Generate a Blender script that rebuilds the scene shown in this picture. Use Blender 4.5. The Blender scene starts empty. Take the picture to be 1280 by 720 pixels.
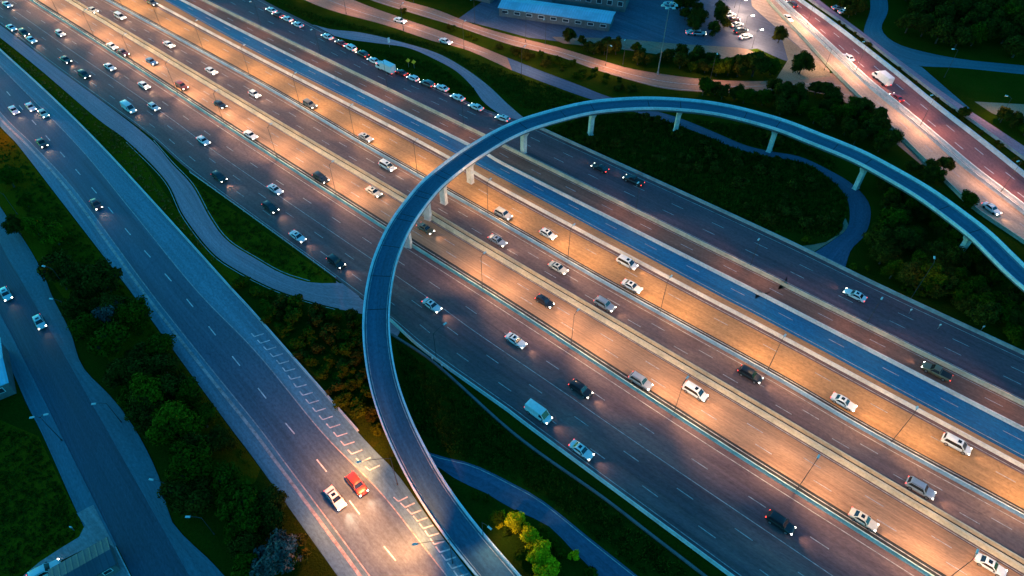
import bpy, math, random
import numpy as np
from mathutils import Vector

R = math.radians
sc = bpy.context.scene
COL = sc.collection
rng = random.Random(7)

# ------------------------------------------------------------------ camera
CAM_H = 110.0
FPX = 853.33
PITCH = math.atan(933 / 853.33)
cd = bpy.data.cameras.new('camera')
cam = bpy.data.objects.new('camera', cd)
COL.objects.link(cam)
cam.location = (0, 0, CAM_H)
cam.rotation_euler = (math.pi / 2 - PITCH, 0, 0)
cd.sensor_width = 36
cd.lens = 24
cd.clip_start = 1
cd.clip_end = 8000
sc.camera = cam


def at(x, y, z=0.0):
    """point of the photograph -> point of the site at height z"""
    u = (x - 640) / FPX
    v = (360 - y) / FPX
    dy = math.cos(PITCH) + v * math.sin(PITCH)
    dz = -math.sin(PITCH) + v * math.cos(PITCH)
    t = (CAM_H - z) / -dz
    return (u * t, dy * t)


def W(pts, z=0.0):
    return [at(x, y, z) for x, y in pts]


# ------------------------------------------------------------------ tagging
def tag(o, label=None, cat=None, group=None, kind=None):
    if label: o['label'] = label
    if cat: o['category'] = cat
    if group: o['group'] = group
    if kind: o['kind'] = kind
    return o


def empty(name, loc, rz=0.0):
    o = bpy.data.objects.new(name, None)
    o.empty_display_size = .3
    COL.objects.link(o)
    o.location = loc
    o.rotation_euler = (0, 0, rz)
    return o


def link(name, me, parent=None, mat=None):
    o = bpy.data.objects.new(name, me)
    COL.objects.link(o)
    if parent is not None: o.parent = parent
    if mat is not None:
        if not me.materials: me.materials.append(mat)
    return o


# ------------------------------------------------------------------ materials
class NT:
    def __init__(s, name):
        s.m = bpy.data.materials.new(name)
        s.m.use_nodes = True
        s.t = s.m.node_tree
        s.b = s.t.nodes['Principled BSDF']

    def n(s, typ, **k):
        x = s.t.nodes.new(typ)
        for a, b in k.items(): setattr(x, a, b)
        return x

    def l(s, a, b): s.t.links.new(a, b)

    def noise(s, vec, scale, detail=4, rough=.55, mapscale=None):
        if mapscale:
            mp = s.n('ShaderNodeMapping'); mp.inputs['Scale'].default_value = mapscale
            s.l(vec, mp.inputs['Vector']); vec = mp.outputs[0]
        x = s.n('ShaderNodeTexNoise'); x.inputs['Scale'].default_value = scale
        x.inputs['Detail'].default_value = detail; x.inputs['Roughness'].default_value = rough
        s.l(vec, x.inputs['Vector'])
        return x.outputs['Fac']

    def ramp(s, fac, stops):
        x = s.n('ShaderNodeValToRGB')
        e = x.color_ramp.elements
        while len(e) < len(stops): e.new(.5)
        for i, (p, c) in enumerate(stops):
            e[i].position = p
            e[i].color = (*c, 1) if isinstance(c, tuple) else (c, c, c, 1)
        s.l(fac, x.inputs[0])
        return x.outputs[0]

    def mix(s, a, b, fac, mode='MIX'):
        x = s.n('ShaderNodeMix', data_type='RGBA', blend_type=mode)
        for v, i in ((fac, 0), (a, 6), (b, 7)):
            if isinstance(v, (int, float)): x.inputs[i].default_value = v
            elif isinstance(v, tuple): x.inputs[i].default_value = (*v, 1)
            else: s.l(v, x.inputs[i])
        return x.outputs[2]

    def math(s, op, a, b=0.0):
        x = s.n('ShaderNodeMath', operation=op)
        for v, i in ((a, 0), (b, 1)):
            if isinstance(v, (int, float)): x.inputs[i].default_value = v
            else: s.l(v, x.inputs[i])
        return x.outputs[0]

    def bump(s, h, strength=.4, dist=.1):
        x = s.n('ShaderNodeBump'); x.inputs['Strength'].default_value = strength
        x.inputs['Distance'].default_value = dist
        s.l(h, x.inputs['Height']); s.l(x.outputs[0], s.b.inputs['Normal'])


def asphalt(name, base, worn=None, lane=3.4, rough=.75, contrast=1.0):
    """asphalt / old concrete pavement; UV is metres along and across the road"""
    k = NT(name)
    uv = k.n('ShaderNodeUVMap').outputs[0]
    worn = worn or tuple(c * 1.5 for c in base)
    dark = tuple(c * .62 for c in base)
    st = k.noise(uv, 1.0, 5, .6, (.012, .9, 1))
    blot = k.noise(uv, 1.0, 4, .6, (.05, .12, 1))
    fine = k.noise(uv, 1.0, 3, .7, (1.3, 2.2, 1))
    c = k.mix(dark, base, k.ramp(st, [(.32, 0.0), (.62, 1.0)]))
    c = k.mix(c, worn, k.math('MULTIPLY', k.ramp(blot, [(.42, 0.0), (.7, 1.0)]), .75 * contrast))
    # wheel tracks: two polished bands per lane
    sp = k.n('ShaderNodeSeparateXYZ'); k.l(uv, sp.inputs[0])
    w = k.math('SINE', k.math('MULTIPLY', sp.outputs[1], 2 * math.pi * 2 / lane))
    w = k.math('MULTIPLY', k.math('ADD', k.math('MULTIPLY', w, .5), .5), k.ramp(st, [(.3, .2), (.7, 1.0)]))
    c = k.mix(c, tuple(b * .72 for b in base), k.math('MULTIPLY', w, .38 * contrast))
    # patches of newer asphalt and joints
    br = k.n('ShaderNodeTexBrick')
    mp = k.n('ShaderNodeMapping'); k.l(uv, mp.inputs[0]); k.l(mp.outputs[0], br.inputs['Vector'])
    br.inputs['Scale'].default_value = 1; br.inputs['Brick Width'].default_value = 15
    br.inputs['Row Height'].default_value = lane; br.inputs['Mortar Size'].default_value = .04
    br.inputs['Color1'].default_value = (1, 1, 1, 1); br.inputs['Color2'].default_value = (.66, .67, .70, 1)
    br.inputs['Mortar'].default_value = (.72, .72, .72, 1)
    c = k.mix(c, br.outputs[0], .55 * contrast, 'MULTIPLY')
    # oil and tar: long dark drips, and crack lines
    oil = k.noise(uv, 1.0, 4, .6, (.035, 1.6, 1))
    c = k.mix(c, tuple(b * .45 for b in base), k.math('MULTIPLY', k.ramp(oil, [(.58, 0.0), (.72, 1.0)]), .55))
    vo = k.n('ShaderNodeTexVoronoi', feature='DISTANCE_TO_EDGE'); mv = k.n('ShaderNodeMapping'); mv.inputs['Scale'].default_value = (.07, .16, 1)
    k.l(uv, mv.inputs[0]); k.l(mv.outputs[0], vo.inputs['Vector']); vo.inputs['Scale'].default_value = 1
    crack = k.math('MULTIPLY', k.ramp(vo.outputs['Distance'], [(.008, 1.0), (.022, 0.0)]), k.ramp(blot, [(.4, 0.0), (.6, .22)]))
    c = k.mix(c, tuple(b * .4 for b in base), crack)
    c = k.mix(c, k.ramp(fine, [(.25, .66), (.75, 1.28)]), 1.0, 'MULTIPLY')
    k.l(c, k.b.inputs['Base Color'])
    k.l(k.ramp(blot, [(.3, rough - .12), (.7, min(1, rough + .12))]), k.b.inputs['Roughness'])
    k.b.inputs['Specular IOR Level'].default_value = .35
    k.bump(fine, .25, .04)
    return k.m


def plain(name, col, rough=.7, var=.25, scale=.6, metal=0.0, spec=.4):
    k = NT(name)
    tc = k.n('ShaderNodeTexCoord').outputs['Object']
    a = k.noise(tc, scale, 5, .6)
    c = k.mix(tuple(max(0, v * (1 - var)) for v in col), tuple(min(1, v * (1 + var)) for v in col), k.ramp(a, [(.3, 0.0), (.7, 1.0)]))
    k.l(c, k.b.inputs['Base Color'])
    k.b.inputs['Roughness'].default_value = rough
    k.b.inputs['Metallic'].default_value = metal
    k.b.inputs['Specular IOR Level'].default_value = spec
    return k.m


def concrete(name, col, stain=.5):
    k = NT(name)
    g = k.n('ShaderNodeNewGeometry').outputs['Position']
    a = k.noise(g, .35, 5, .65)
    b = k.noise(g, 2.2, 4, .7)
    c = k.mix(tuple(v * (1 - stain) for v in col), col, k.ramp(a, [(.3, 0.0), (.58, 1.0)]))
    c = k.mix(c, k.ramp(b, [(.3, .78), (.7, 1.1)]), 1.0, 'MULTIPLY')
    k.l(c, k.b.inputs['Base Color'])
    k.b.inputs['Roughness'].default_value = .8
    k.bump(b, .3, .05)
    return k.m


def grass(name, c1, c2, c3, s=1.0):
    k = NT(name)
    g = k.n('ShaderNodeNewGeometry').outputs['Position']
    a = k.noise(g, .035 * s, 5, .6)
    b = k.noise(g, .3 * s, 5, .7)
    f = k.noise(g, 2.5, 4, .75)
    c = k.mix(c1, c2, k.ramp(a, [(.35, 0.0), (.65, 1.0)]))
    c = k.mix(c, c3, k.math('MULTIPLY', k.ramp(b, [(.5, 0.0), (.72, 1.0)]), .7))
    c = k.mix(c, k.ramp(f, [(.25, .6), (.75, 1.3)]), 1.0, 'MULTIPLY')
    k.l(c, k.b.inputs['Base Color'])
    k.b.inputs['Roughness'].default_value = .95
    k.b.inputs['Specular IOR Level'].default_value = .0
    k.bump(f, .9, .35)
    return k.m


def leafmat(name, dark, lit, alt):
    k = NT(name)
    g = k.n('ShaderNodeNewGeometry').outputs['Position']
    a = k.noise(g, .55, 3, .6)
    f = k.noise(g, 3.0, 2, .6)
    oi = k.n('ShaderNodeObjectInfo').outputs['Random']
    c = k.mix(dark, lit, k.ramp(a, [(.34, 0.0), (.66, 1.0)]))
    c = k.mix(c, alt, k.math('MULTIPLY', oi, .75))
    c = k.mix(c, k.ramp(f, [(.25, .45), (.75, 1.55)]), 1.0, 'MULTIPLY')
    k.l(c, k.b.inputs['Base Color'])
    k.b.inputs['Roughness'].default_value = .8
    k.b.inputs['Specular IOR Level'].default_value = .02
    return k.m


def paint(name, col, rough=.28, metal=.0):
    k = NT(name)
    tc = k.n('ShaderNodeTexCoord').outputs['Object']
    a = k.noise(tc, 1.7, 4, .6)
    c = k.mix(tuple(v * .86 for v in col), col, k.ramp(a, [(.3, 0.0), (.6, 1.0)]))
    k.l(c, k.b.inputs['Base Color'])
    k.b.inputs['Roughness'].default_value = rough
    k.b.inputs['Metallic'].default_value = metal
    k.b.inputs['Coat Weight'].default_value = .6
    k.b.inputs['Coat Roughness'].default_value = .08
    return k.m


def emis(name, col, strength):
    k = NT(name)
    k.b.inputs['Base Color'].default_value = (*col, 1)
    k.b.inputs['Emission Color'].default_value = (*col, 1)
    k.b.inputs['Emission Strength'].default_value = strength
    return k.m


def linemat(name, col, wear=.6):
    k = NT(name)
    g = k.n('ShaderNodeNewGeometry').outputs['Position']
    a = k.noise(g, .9, 5, .75)
    c = k.mix(tuple(v * (1 - wear) for v in col), col, k.ramp(a, [(.35, 0.0), (.6, 1.0)]))
    k.l(c, k.b.inputs['Base Color'])
    k.b.inputs['Roughness'].default_value = .7
    return k.m


M = {}
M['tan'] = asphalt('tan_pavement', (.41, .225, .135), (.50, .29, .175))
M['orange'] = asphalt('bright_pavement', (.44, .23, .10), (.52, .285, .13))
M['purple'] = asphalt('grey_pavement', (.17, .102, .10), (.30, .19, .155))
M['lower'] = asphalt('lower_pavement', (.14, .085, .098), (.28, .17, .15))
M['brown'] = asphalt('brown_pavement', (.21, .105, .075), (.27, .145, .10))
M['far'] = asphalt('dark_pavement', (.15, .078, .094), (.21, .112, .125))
M['blue'] = asphalt('sky_tinted_pavement', (.002, .135, .30), (.003, .18, .38), contrast=1.0)  # blue of the skylight put into the base colour
M['road'] = asphalt('road_asphalt', (.075, .132, .19), (.10, .165, .23), contrast=.8)
M['shoulder'] = asphalt('shoulder_asphalt', (.11, .25, .33), (.14, .30, .38), contrast=.7)
M['path'] = asphalt('path_asphalt', (.50, .26, .31), (.60, .33, .38), contrast=.7)
M['path_dim'] = asphalt('dim_path_asphalt', (.06, .105, .18), (.08, .13, .21), contrast=.7)
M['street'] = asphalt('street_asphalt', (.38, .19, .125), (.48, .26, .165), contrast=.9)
M['lot'] = asphalt('lot_asphalt', (.09, .10, .155), (.14, .15, .20))
M['express'] = asphalt('expressway_asphalt', (.26, .105, .105), (.36, .15, .14))
M['express_pale'] = asphalt('expressway_concrete', (.52, .36, .26), (.60, .42, .30))
M['deck'] = asphalt('deck_asphalt', (.042, .125, .195), (.06, .155, .23), lane=4.4, contrast=.8)
M['local'] = asphalt('local_road_asphalt', (.04, .085, .13), (.055, .11, .16), contrast=.9)
M['walk'] = asphalt('pavement_concrete', (.05, .16, .22), (.065, .195, .26), lane=1.6, contrast=.8)
M['drive'] = asphalt('driveway_concrete', (.28, .29, .31), (.34, .34, .35), contrast=.7)
M['sand'] = grass('sandy_soil', (.30, .22, .15), (.38, .28, .19), (.22, .15, .10))
M['dark_strip'] = plain('near_black', (.022, .024, .026), .9, .4, .4)
M['ground'] = grass('rough_grass', (.020, .034, .003), (.034, .055, .004), (.050, .045, .005))
M['lawn'] = grass('lawn_grass', (.08, .060, .003), (.12, .095, .004), (.13, .08, .004))
M['lawn_dark'] = grass('dark_lawn', (.018, .034, .003), (.030, .055, .004), (.040, .044, .005))
M['cream'] = concrete('cream_concrete', (.66, .54, .38), .3)
M['white_c'] = concrete('white_concrete', (.72, .68, .64), .30)
M['teal_c'] = concrete('teal_concrete', (.40, .56, .52), .35)
M['ice_c'] = concrete('pale_blue_concrete', (.52, .62, .66), .30)
M['grey_c'] = concrete('grey_concrete', (.42, .41, .40), .45)
M['pier'] = concrete('pier_concrete', (.78, .72, .66), .3)
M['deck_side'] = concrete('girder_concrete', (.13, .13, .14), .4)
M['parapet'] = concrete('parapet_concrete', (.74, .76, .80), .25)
M['line'] = linemat('white_line', (.72, .72, .72), .55)
M['line_dim'] = linemat('worn_white_line', (.44, .42, .42), .6)
M['rail'] = plain('galvanised_steel', (.42, .44, .46), .4, .2, 1.0, .7)
M['pole'] = plain('lamp_pole_steel', (.05, .05, .052), .55, .15, 1.0, .2)
M['lamp_housing'] = plain('lamp_housing', (.55, .57, .58), .45, .15)
M['lamp_warm'] = emis('lamp_glow_warm', (1.0, .72, .42), 6)
M['lamp_hot'] = emis('lamp_glow_hot', (1.0, .78, .52), 60)
M['lamp_off'] = plain('lamp_lens_unlit', (.75, .80, .82), .25, .1)
M['tyre'] = plain('tyre_rubber', (.018, .018, .018), .85)
M['rim'] = plain('wheel_rim', (.45, .45, .47), .35, .1, 1, .8)
M['glass'] = paint('car_glass', (.012, .015, .02), .08)
M['trim'] = plain('black_trim', (.02, .02, .02), .6)
M['headlight'] = emis('headlight_glow', (1.0, .90, .74), 14)
M['taillight'] = emis('taillight_glow', (1.0, .06, .04), 5)
M['taillight_dim'] = emis('taillight_dim', (.6, .03, .02), .5)
M['bark'] = plain('bark', (.07, .05, .035), .9, .4, 2)
M['leaf'] = leafmat('leaf_green', (.022, .030, .002), (.068, .088, .003), (.045, .060, .002))
M['leaf_bright'] = leafmat('leaf_bright', (.045, .050, .002), (.14, .155, .004), (.10, .10, .003))
M['leaf_dark'] = leafmat('leaf_dark', (.024, .022, .003), (.070, .068, .007), (.05, .042, .004))
M['leaf_blue'] = leafmat('leaf_bluish', (.04, .04, .04), (.14, .13, .11), (.08, .08, .07))
M['leaf_warm_lit'] = leafmat('leaf_warm_lit', (.30, .22, .003), (.90, .60, .008), (.65, .42, .006))  # warm lamp light on the leaves put into their colour
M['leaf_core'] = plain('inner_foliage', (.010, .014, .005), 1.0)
M['roof_blue'] = None
M['wall_grey'] = concrete('rendered_wall', (.17, .16, .16), .4)
M['window'] = paint('building_glass', (.03, .045, .06), .12)
M['door'] = plain('door_paint', (.12, .13, .15), .5)
M['sign_white'] = plain('sign_white', (.75, .75, .75), .5, .08)
M['sign_yellow'] = plain('sign_yellow', (.75, .55, .03), .5, .08)


def ribbed(name, col, period=.9):
    k = NT(name)
    tc = k.n('ShaderNodeTexCoord').outputs['Object']
    sp = k.n('ShaderNodeSeparateXYZ'); k.l(tc, sp.inputs[0])
    w = k.math('SINE', k.math('MULTIPLY', sp.outputs[0], 2 * math.pi / period))
    w2 = k.math('POWER', k.math('ADD', k.math('MULTIPLY', w, .5), .5), 6.0)
    a = k.noise(tc, .25, 5, .65)
    c = k.mix(tuple(v * .7 for v in col), col, k.ramp(a, [(.35, 0.0), (.6, 1.0)]))
    c = k.mix(c, tuple(v * .75 for v in col), w2)
    k.l(c, k.b.inputs['Base Color'])
    k.b.inputs['Roughness'].default_value = .45
    k.bump(w2, .6, .05)
    return k.m


M['roof_blue'] = ribbed('pale_blue_metal_roof', (.28, .52, .68))
M['roof_dark'] = ribbed('dark_metal_roof', (.05, .075, .10))
M['roof_cyan'] = ribbed('cyan_metal_roof', (.18, .55, .70), 1.2)

# ------------------------------------------------------------------ geometry helpers
def V2(p): return np.array(p, float)


def smooth_poly(pts, n=None, step=4.0, smooth=True):
    """Catmull-Rom through points, then resample to n even steps"""
    P = [V2(p) for p in pts]
    if smooth and len(P) > 2:
        Q = [2 * P[0] - P[1]] + P + [2 * P[-1] - P[-2]]
        out = []
        for i in range(1, len(Q) - 2):
            p0, p1, p2, p3 = Q[i - 1:i + 3]
            for t in np.linspace(0, 1, 10, endpoint=False):
                out.append(.5 * ((2 * p1) + (-p0 + p2) * t + (2 * p0 - 5 * p1 + 4 * p2 - p3) * t * t + (-p0 + 3 * p1 - 3 * p2 + p3) * t ** 3))
        out.append(P[-1])
    else:
        out = P
    A = np.array(out)
    d = np.r_[0, np.cumsum(np.linalg.norm(np.diff(A, axis=0), axis=1))]
    if n is None: n = max(2, int(d[-1] / step) + 1)
    s = np.linspace(0, d[-1], n)
    return np.stack([np.interp(s, d, A[:, k]) for k in range(A.shape[1])], 1)


def extend(pts, a=60.0, b=60.0):
    P = [V2(p) for p in pts]
    d0 = (P[0] - P[1]); d0 /= np.linalg.norm(d0)
    d1 = (P[-1] - P[-2]); d1 /= np.linalg.norm(d1)
    if a: P = [P[0] + d0 * a] + P
    if b: P = P + [P[-1] + d1 * b]
    return P


def mesh(name, verts, faces, uvs=None, smooth=False):
    me = bpy.data.meshes.new(name)
    me.from_pydata([tuple(map(float, v)) for v in verts], [], faces)
    if uvs is not None:
        ul = me.uv_layers.new(name='UVMap')
        li = np.zeros(len(me.loops), np.int32); me.loops.foreach_get('vertex_index', li)
        ul.data.foreach_set('uv', np.asarray(uvs, np.float32)[li].ravel())
    if smooth:
        me.polygons.foreach_set('use_smooth', [True] * len(me.polygons))
    me.update()
    return me


ROADS = []      # outlines, kept clear of plants


def strip(name, A, B, z, mat, parent=None, n=None, keep=True, skirt=0.0, kind='structure', cross=3, uoff=0.0):
    """surface between two polylines given in site metres"""
    if n is None:
        L = sum(np.linalg.norm(V2(A[i + 1]) - V2(A[i])) for i in range(len(A) - 1))
        n = max(8, int(L / 3.0))
    a = smooth_poly(A, n); b = smooth_poly(B, n)
    m = (a + b) / 2
    u = np.r_[0, np.cumsum(np.linalg.norm(np.diff(m, axis=0), axis=1))] + uoff
    vs, uv, fs = [], [], []
    for i in range(n):
        w = np.linalg.norm(b[i] - a[i])
        for j in range(cross + 1):
            p = a[i] + (b[i] - a[i]) * j / cross
            vs.append((p[0], p[1], z)); uv.append((u[i], w * (j / cross - .5)))
    c = cross + 1
    for i in range(n - 1):
        for j in range(cross):
            fs.append((i * c + j, i * c + j + 1, (i + 1) * c + j + 1, (i + 1) * c + j))
    if skirt:
        base = len(vs)
        for i in range(n):
            for p, e in ((a[i], 0), (b[i], cross)):
                vs.append((p[0], p[1], z - skirt)); uv.append((u[i], 0))
        for i in range(n - 1):
            q = base + i * 2
            fs.append((i * c, (i + 1) * c, q + 2, q))
            fs.append((i * c + cross, q + 1, q + 3, (i + 1) * c + cross))
    # make faces look up
    me = mesh(name, vs, fs, uv)
    if me.polygons[0].normal.z < 0:
        me.flip_normals()
    o = link(name, me, parent, mat)
    if keep: ROADS.append(np.vstack([a, b[::-1]]))
    if parent is None and kind: o['kind'] = kind
    return o


def area(name, px, z, mat, parent=None, keep=False, kind='structure'):
    """flat polygon (photo points)"""
    P = smooth_poly(W(px + [px[0]]), step=3, smooth=False)[:-1]
    import mathutils.geometry as mg
    vs = [(p[0], p[1], z) for p in P]
    tris = mg.tessellate_polygon([[Vector(v) for v in vs]])
    me = mesh(name, vs, [tuple(t) for t in tris], [(v[0] * .766 - v[1] * .643, v[0] * .643 + v[1] * .766) for v in vs])
    if sum(p.normal.z * p.area for p in me.polygons) < 0: me.flip_normals()
    o = link(name, me, parent, mat)
    if keep: ROADS.append(P)
    if parent is None and kind: o['kind'] = kind
    return o


def lerp_poly(A, B, t, n=120):
    a = smooth_poly(A, n); b = smooth_poly(B, n)
    return a + (b - a) * t


def offset_poly(P, d):
    P = np.asarray(P); T = np.gradient(P, axis=0)
    T /= np.linalg.norm(T, axis=1)[:, None] + 1e-9
    N = np.stack([-T[:, 1], T[:, 0]], 1)
    return P + N * d


def marking(name, P, width, z, mat, parent, dash=None, phase=0.0):
    """painted line (or dashes) along a polyline; one mesh"""
    A = smooth_poly(P, step=1.0, smooth=len(P) < 60)
    T = np.gradient(A, axis=0); T /= np.linalg.norm(T, axis=1)[:, None] + 1e-9
    N = np.stack([-T[:, 1], T[:, 0]], 1)
    d = np.r_[0, np.cumsum(np.linalg.norm(np.diff(A, axis=0), axis=1))]
    at_ = lambda s: (np.array([np.interp(s, d, A[:, 0]), np.interp(s, d, A[:, 1])]), np.array([np.interp(s, d, N[:, 0]), np.interp(s, d, N[:, 1])]))
    vs, fs = [], []
    segs = []
    if dash:
        s = phase
        while s < d[-1]:
            segs.append((s, min(s + dash[0], d[-1]))); s += dash[0] + dash[1]
    else:
        segs = [(0, d[-1])]
    for s0, s1 in segs:
        k = max(2, int((s1 - s0) / 2.5) + 1)
        for i, s in enumerate(np.linspace(s0, s1, k)):
            p, nn = at_(s)
            vs += [(*(p - nn * width / 2), z), (*(p + nn * width / 2), z)]
            if i:
                q = len(vs) - 4
                fs.append((q, q + 2, q + 3, q + 1))
    me = mesh(name, vs, fs)
    if me.polygons and me.polygons[0].normal.z < 0: me.flip_normals()
    return link(name, me, parent, mat)


def sweep(P, prof, z=None, closed_ends=True):
    """sweep a profile [(across, up)...] along P (Nx2 + heights z)"""
    P = np.asarray(P); T = np.gradient(P, axis=0)
    T /= np.linalg.norm(T, axis=1)[:, None] + 1e-9
    N = np.stack([-T[:, 1], T[:, 0]], 1)
    if z is None: z = np.zeros(len(P))
    vs, fs = [], []
    k = len(prof)
    for i in range(len(P)):
        for a, h in prof:
            p = P[i] + N[i] * a
            vs.append((p[0], p[1], z[i] + h))
    for i in range(len(P) - 1):
        for j in range(k):
            j2 = (j + 1) % k
            fs.append((i * k + j, (i + 1) * k + j, (i + 1) * k + j2, i * k + j2))
    if closed_ends:
        fs.append(tuple(range(k))); fs.append(tuple(reversed(range((len(P) - 1) * k, len(P) * k))))
    return vs, fs


def jersey(w, h):
    return [(-w / 2, 0), (-w / 2, .12), (-w * .32, h * .38), (-w * .22, h), (w * .22, h), (w * .32, h * .38), (w / 2, .12), (w / 2, 0)]


def barrier(P, w, h, mat, label, z=.05, name='concrete_barrier', prof=None, cat='barrier'):
    A = smooth_poly(P, step=3.0)
    vs, fs = sweep(A, prof or jersey(w, h), np.full(len(A), z))
    o = link(name, mesh(name, vs, fs), None, mat)
    tag(o, label, cat)
    return o, A


def box_vf(x0, x1, y0, y1, z0, z1, off=0):
    v = [(x, y, z) for z in (z0, z1) for x, y in ((x0, y0), (x1, y0), (x1, y1), (x0, y1))]
    f = [(3, 2, 1, 0), (4, 5, 6, 7), (0, 1, 5, 4), (1, 2, 6, 5), (2, 3, 7, 6), (3, 0, 4, 7)]
    return v, [tuple(i + off for i in q) for q in f]


class MB:
    def __init__(s): s.v, s.f = [], []

    def add(s, v, f):
        o = len(s.v); s.v += list(v); s.f += [tuple(i + o for i in q) for q in f]
        return s

    def box(s, x0, x1, y0, y1, z0, z1):
        return s.add(*box_vf(x0, x1, y0, y1, z0, z1))

    def tube(s, pts, rad, n=8):
        pts = [Vector(p) for p in pts]
        if not isinstance(rad, (list, tuple)): rad = [rad] * len(pts)
        vs = []
        for i, p in enumerate(pts):
            t = (pts[min(i + 1, len(pts) - 1)] - pts[max(i - 1, 0)]).normalized()
            a = t.cross(Vector((0, 0, 1)))
            if a.length < 1e-3: a = Vector((1, 0, 0))
            a.normalize(); b = t.cross(a)
            for k in range(n):
                an = 2 * math.pi * k / n
                vs.append(tuple(p + (a * math.cos(an) + b * math.sin(an)) * rad[i]))
        fs = []
        for i in range(len(pts) - 1):
            for k in range(n):
                fs.append((i * n + k, i * n + (k + 1) % n, (i + 1) * n + (k + 1) % n, (i + 1) * n + k))
        fs.append(tuple(reversed(range(n)))); fs.append(tuple(range((len(pts) - 1) * n, len(pts) * n)))
        return s.add(vs, fs)

    def mesh(s, name, smooth=False):
        me = mesh(name, s.v, s.f)
        if smooth:
            me.polygons.foreach_set('use_smooth', [True] * len(me.polygons))
            me.set_sharp_from_angle(angle=R(32))
        return me


# ------------------------------------------------------------------ ground
gm = mesh('ground', [(-2500, -2500, 0), (2500, -2500, 0), (2500, 2500, 0), (-2500, 2500, 0)], [(0, 1, 2, 3)])
g = link('ground', gm, None, M['ground']); g['kind'] = 'structure'

area('lawn', [(-60, 130), (0, 160), (22, 182), (160, 362), (292, 542), (330, 592), (300, 620), (150, 470), (60, 345), (28, 300), (-60, 200)], .012, M['lawn'])
area('lawn', [(-80, 500), (0, 525), (48, 545), (95, 640), (112, 662), (70, 692), (20, 722), (-60, 760)], .014, M['lawn'])
area('lawn', [(-40, 20), (0, 48), (50, 88), (120, 148), (165, 182), (228, 272), (262, 318), (300, 345), (287, 362), (122, 182), (0, 64), (-60, 10)], .016, M['lawn'])
area('lawn', [(236, 224), (320, 282), (421, 352), (418, 362), (380, 354), (320, 326), (284, 302), (258, 268)], .018, M['lawn'])
area('lawn', [(492, 425), (560, 470), (645, 548), (750, 625), (880, 722), (800, 722), (740, 676), (640, 604), (560, 572), (520, 540), (498, 480)], .02, M['lawn_dark'])
area('lawn', [(1150, 84), (1290, 93), (1290, 132), (1220, 127), (1180, 105)], .02, M['lawn_dark'])

# ------------------------------------------------------------------ main motorway
EXT = 70
PX = {
    'edge': [(-60, -10), (0, 30), (67, 82), (140, 135), (190, 172), (235, 212), (320, 275), (422, 350), (490, 402), (535, 440), (640, 515), (670, 538), (917, 720)],
    'G': [(-40, -50), (37, 0), (150, 72), (320, 183), (482, 287), (640, 387), (875, 540), (1160, 720)],
    'C1': [(85, 0), (320, 141), (505, 251), (640, 332), (960, 521), (1280, 712)],
    'C2': [(132, 0), (320, 103), (451, 180), (530, 225), (640, 288), (765, 360), (960, 468), (1083, 540), (1280, 648)],
    'W1': [(185, 0), (320, 72), (527, 180), (640, 244), (857, 360), (960, 414), (1195, 540), (1280, 586)],
    'bl': [(205, 0), (320, 65), (527, 170), (640, 230), (880, 360), (960, 402), (1215, 540), (1280, 575)],
    'W2': [(225, 0), (320, 49), (585, 182), (640, 212), (932, 360), (960, 374), (1280, 539)],
    'Y': [(252, 0), (320, 33), (605, 171), (640, 189), (960, 347), (985, 360), (1280, 507)],
    'F': [(290, -22), (340, 6), (402, 37), (470, 76), (560, 116), (605, 136), (660, 155), (715, 180), (960, 292), (1100, 360), (1280, 444)],
}
HW = {k: extend(W(v), EXT, EXT) for k, v in PX.items()}

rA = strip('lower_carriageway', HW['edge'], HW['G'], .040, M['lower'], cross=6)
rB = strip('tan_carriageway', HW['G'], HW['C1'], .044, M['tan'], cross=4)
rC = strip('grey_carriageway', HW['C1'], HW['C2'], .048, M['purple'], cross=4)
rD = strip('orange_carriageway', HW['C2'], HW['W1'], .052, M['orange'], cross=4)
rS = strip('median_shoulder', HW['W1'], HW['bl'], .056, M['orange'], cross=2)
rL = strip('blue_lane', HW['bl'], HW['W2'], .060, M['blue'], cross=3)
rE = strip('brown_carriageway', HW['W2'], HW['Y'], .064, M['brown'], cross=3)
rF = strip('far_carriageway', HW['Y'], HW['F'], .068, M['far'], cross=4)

DZ = .03
DASH = (3.2, 7.8)
def lane_lines(parent, a, b, fr, z, mat='line_dim', phase=2.0):
    for i, (f, solid) in enumerate(fr):
        marking('lane_marking', lerp_poly(HW[a], HW[b], f), .16 if not solid else .15, z + DZ, M[mat], parent, None if solid else DASH, phase + 1.7 * i)
lane_lines(rA, 'G', 'edge', [(.30, 0), (.49, 1), (.64, 0), (.82, 0), (.962, 1), (.075, 1)], .040)
lane_lines(rB, 'G', 'C1', [(.12, 1), (.38, 0), (.65, 0), (.90, 1)], .044)
lane_lines(rC, 'C1', 'C2', [(.13, 1), (.37, 0), (.63, 0), (.88, 1)], .048)
lane_lines(rD, 'C2', 'W1', [(.13, 1), (.62, 0), (.90, 1)], .052)
lane_lines(rL, 'bl', 'W2', [(.62, 0), (.12, 1)], .060)
lane_lines(rE, 'W2', 'Y', [(.12, 1), (.52, 0), (.88, 1)], .064)
lane_lines(rF, 'Y', 'F', [(.10, 1), (.37, 0), (.63, 0), (.9, 1)], .068)

# dark strips beside the teal and pale blue barriers
def side(P, d0, d1):
    A = smooth_poly(P, step=3.0)
    return [tuple(p) for p in offset_poly(A, d0)], [tuple(p) for p in offset_poly(A, d1)]
def dark_strip(P, d0, d1, z, parent):
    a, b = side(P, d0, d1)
    o = strip('dark_band', a, b, z, M['dark_strip'], parent, keep=False, cross=1)
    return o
dark_strip(HW['G'], .2, 1.9, .066, rB)
dark_strip(HW['C2'], .2, 1.75, .074, rD)
dark_strip(HW['C1'], .3, .95, .070, rC)

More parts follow.
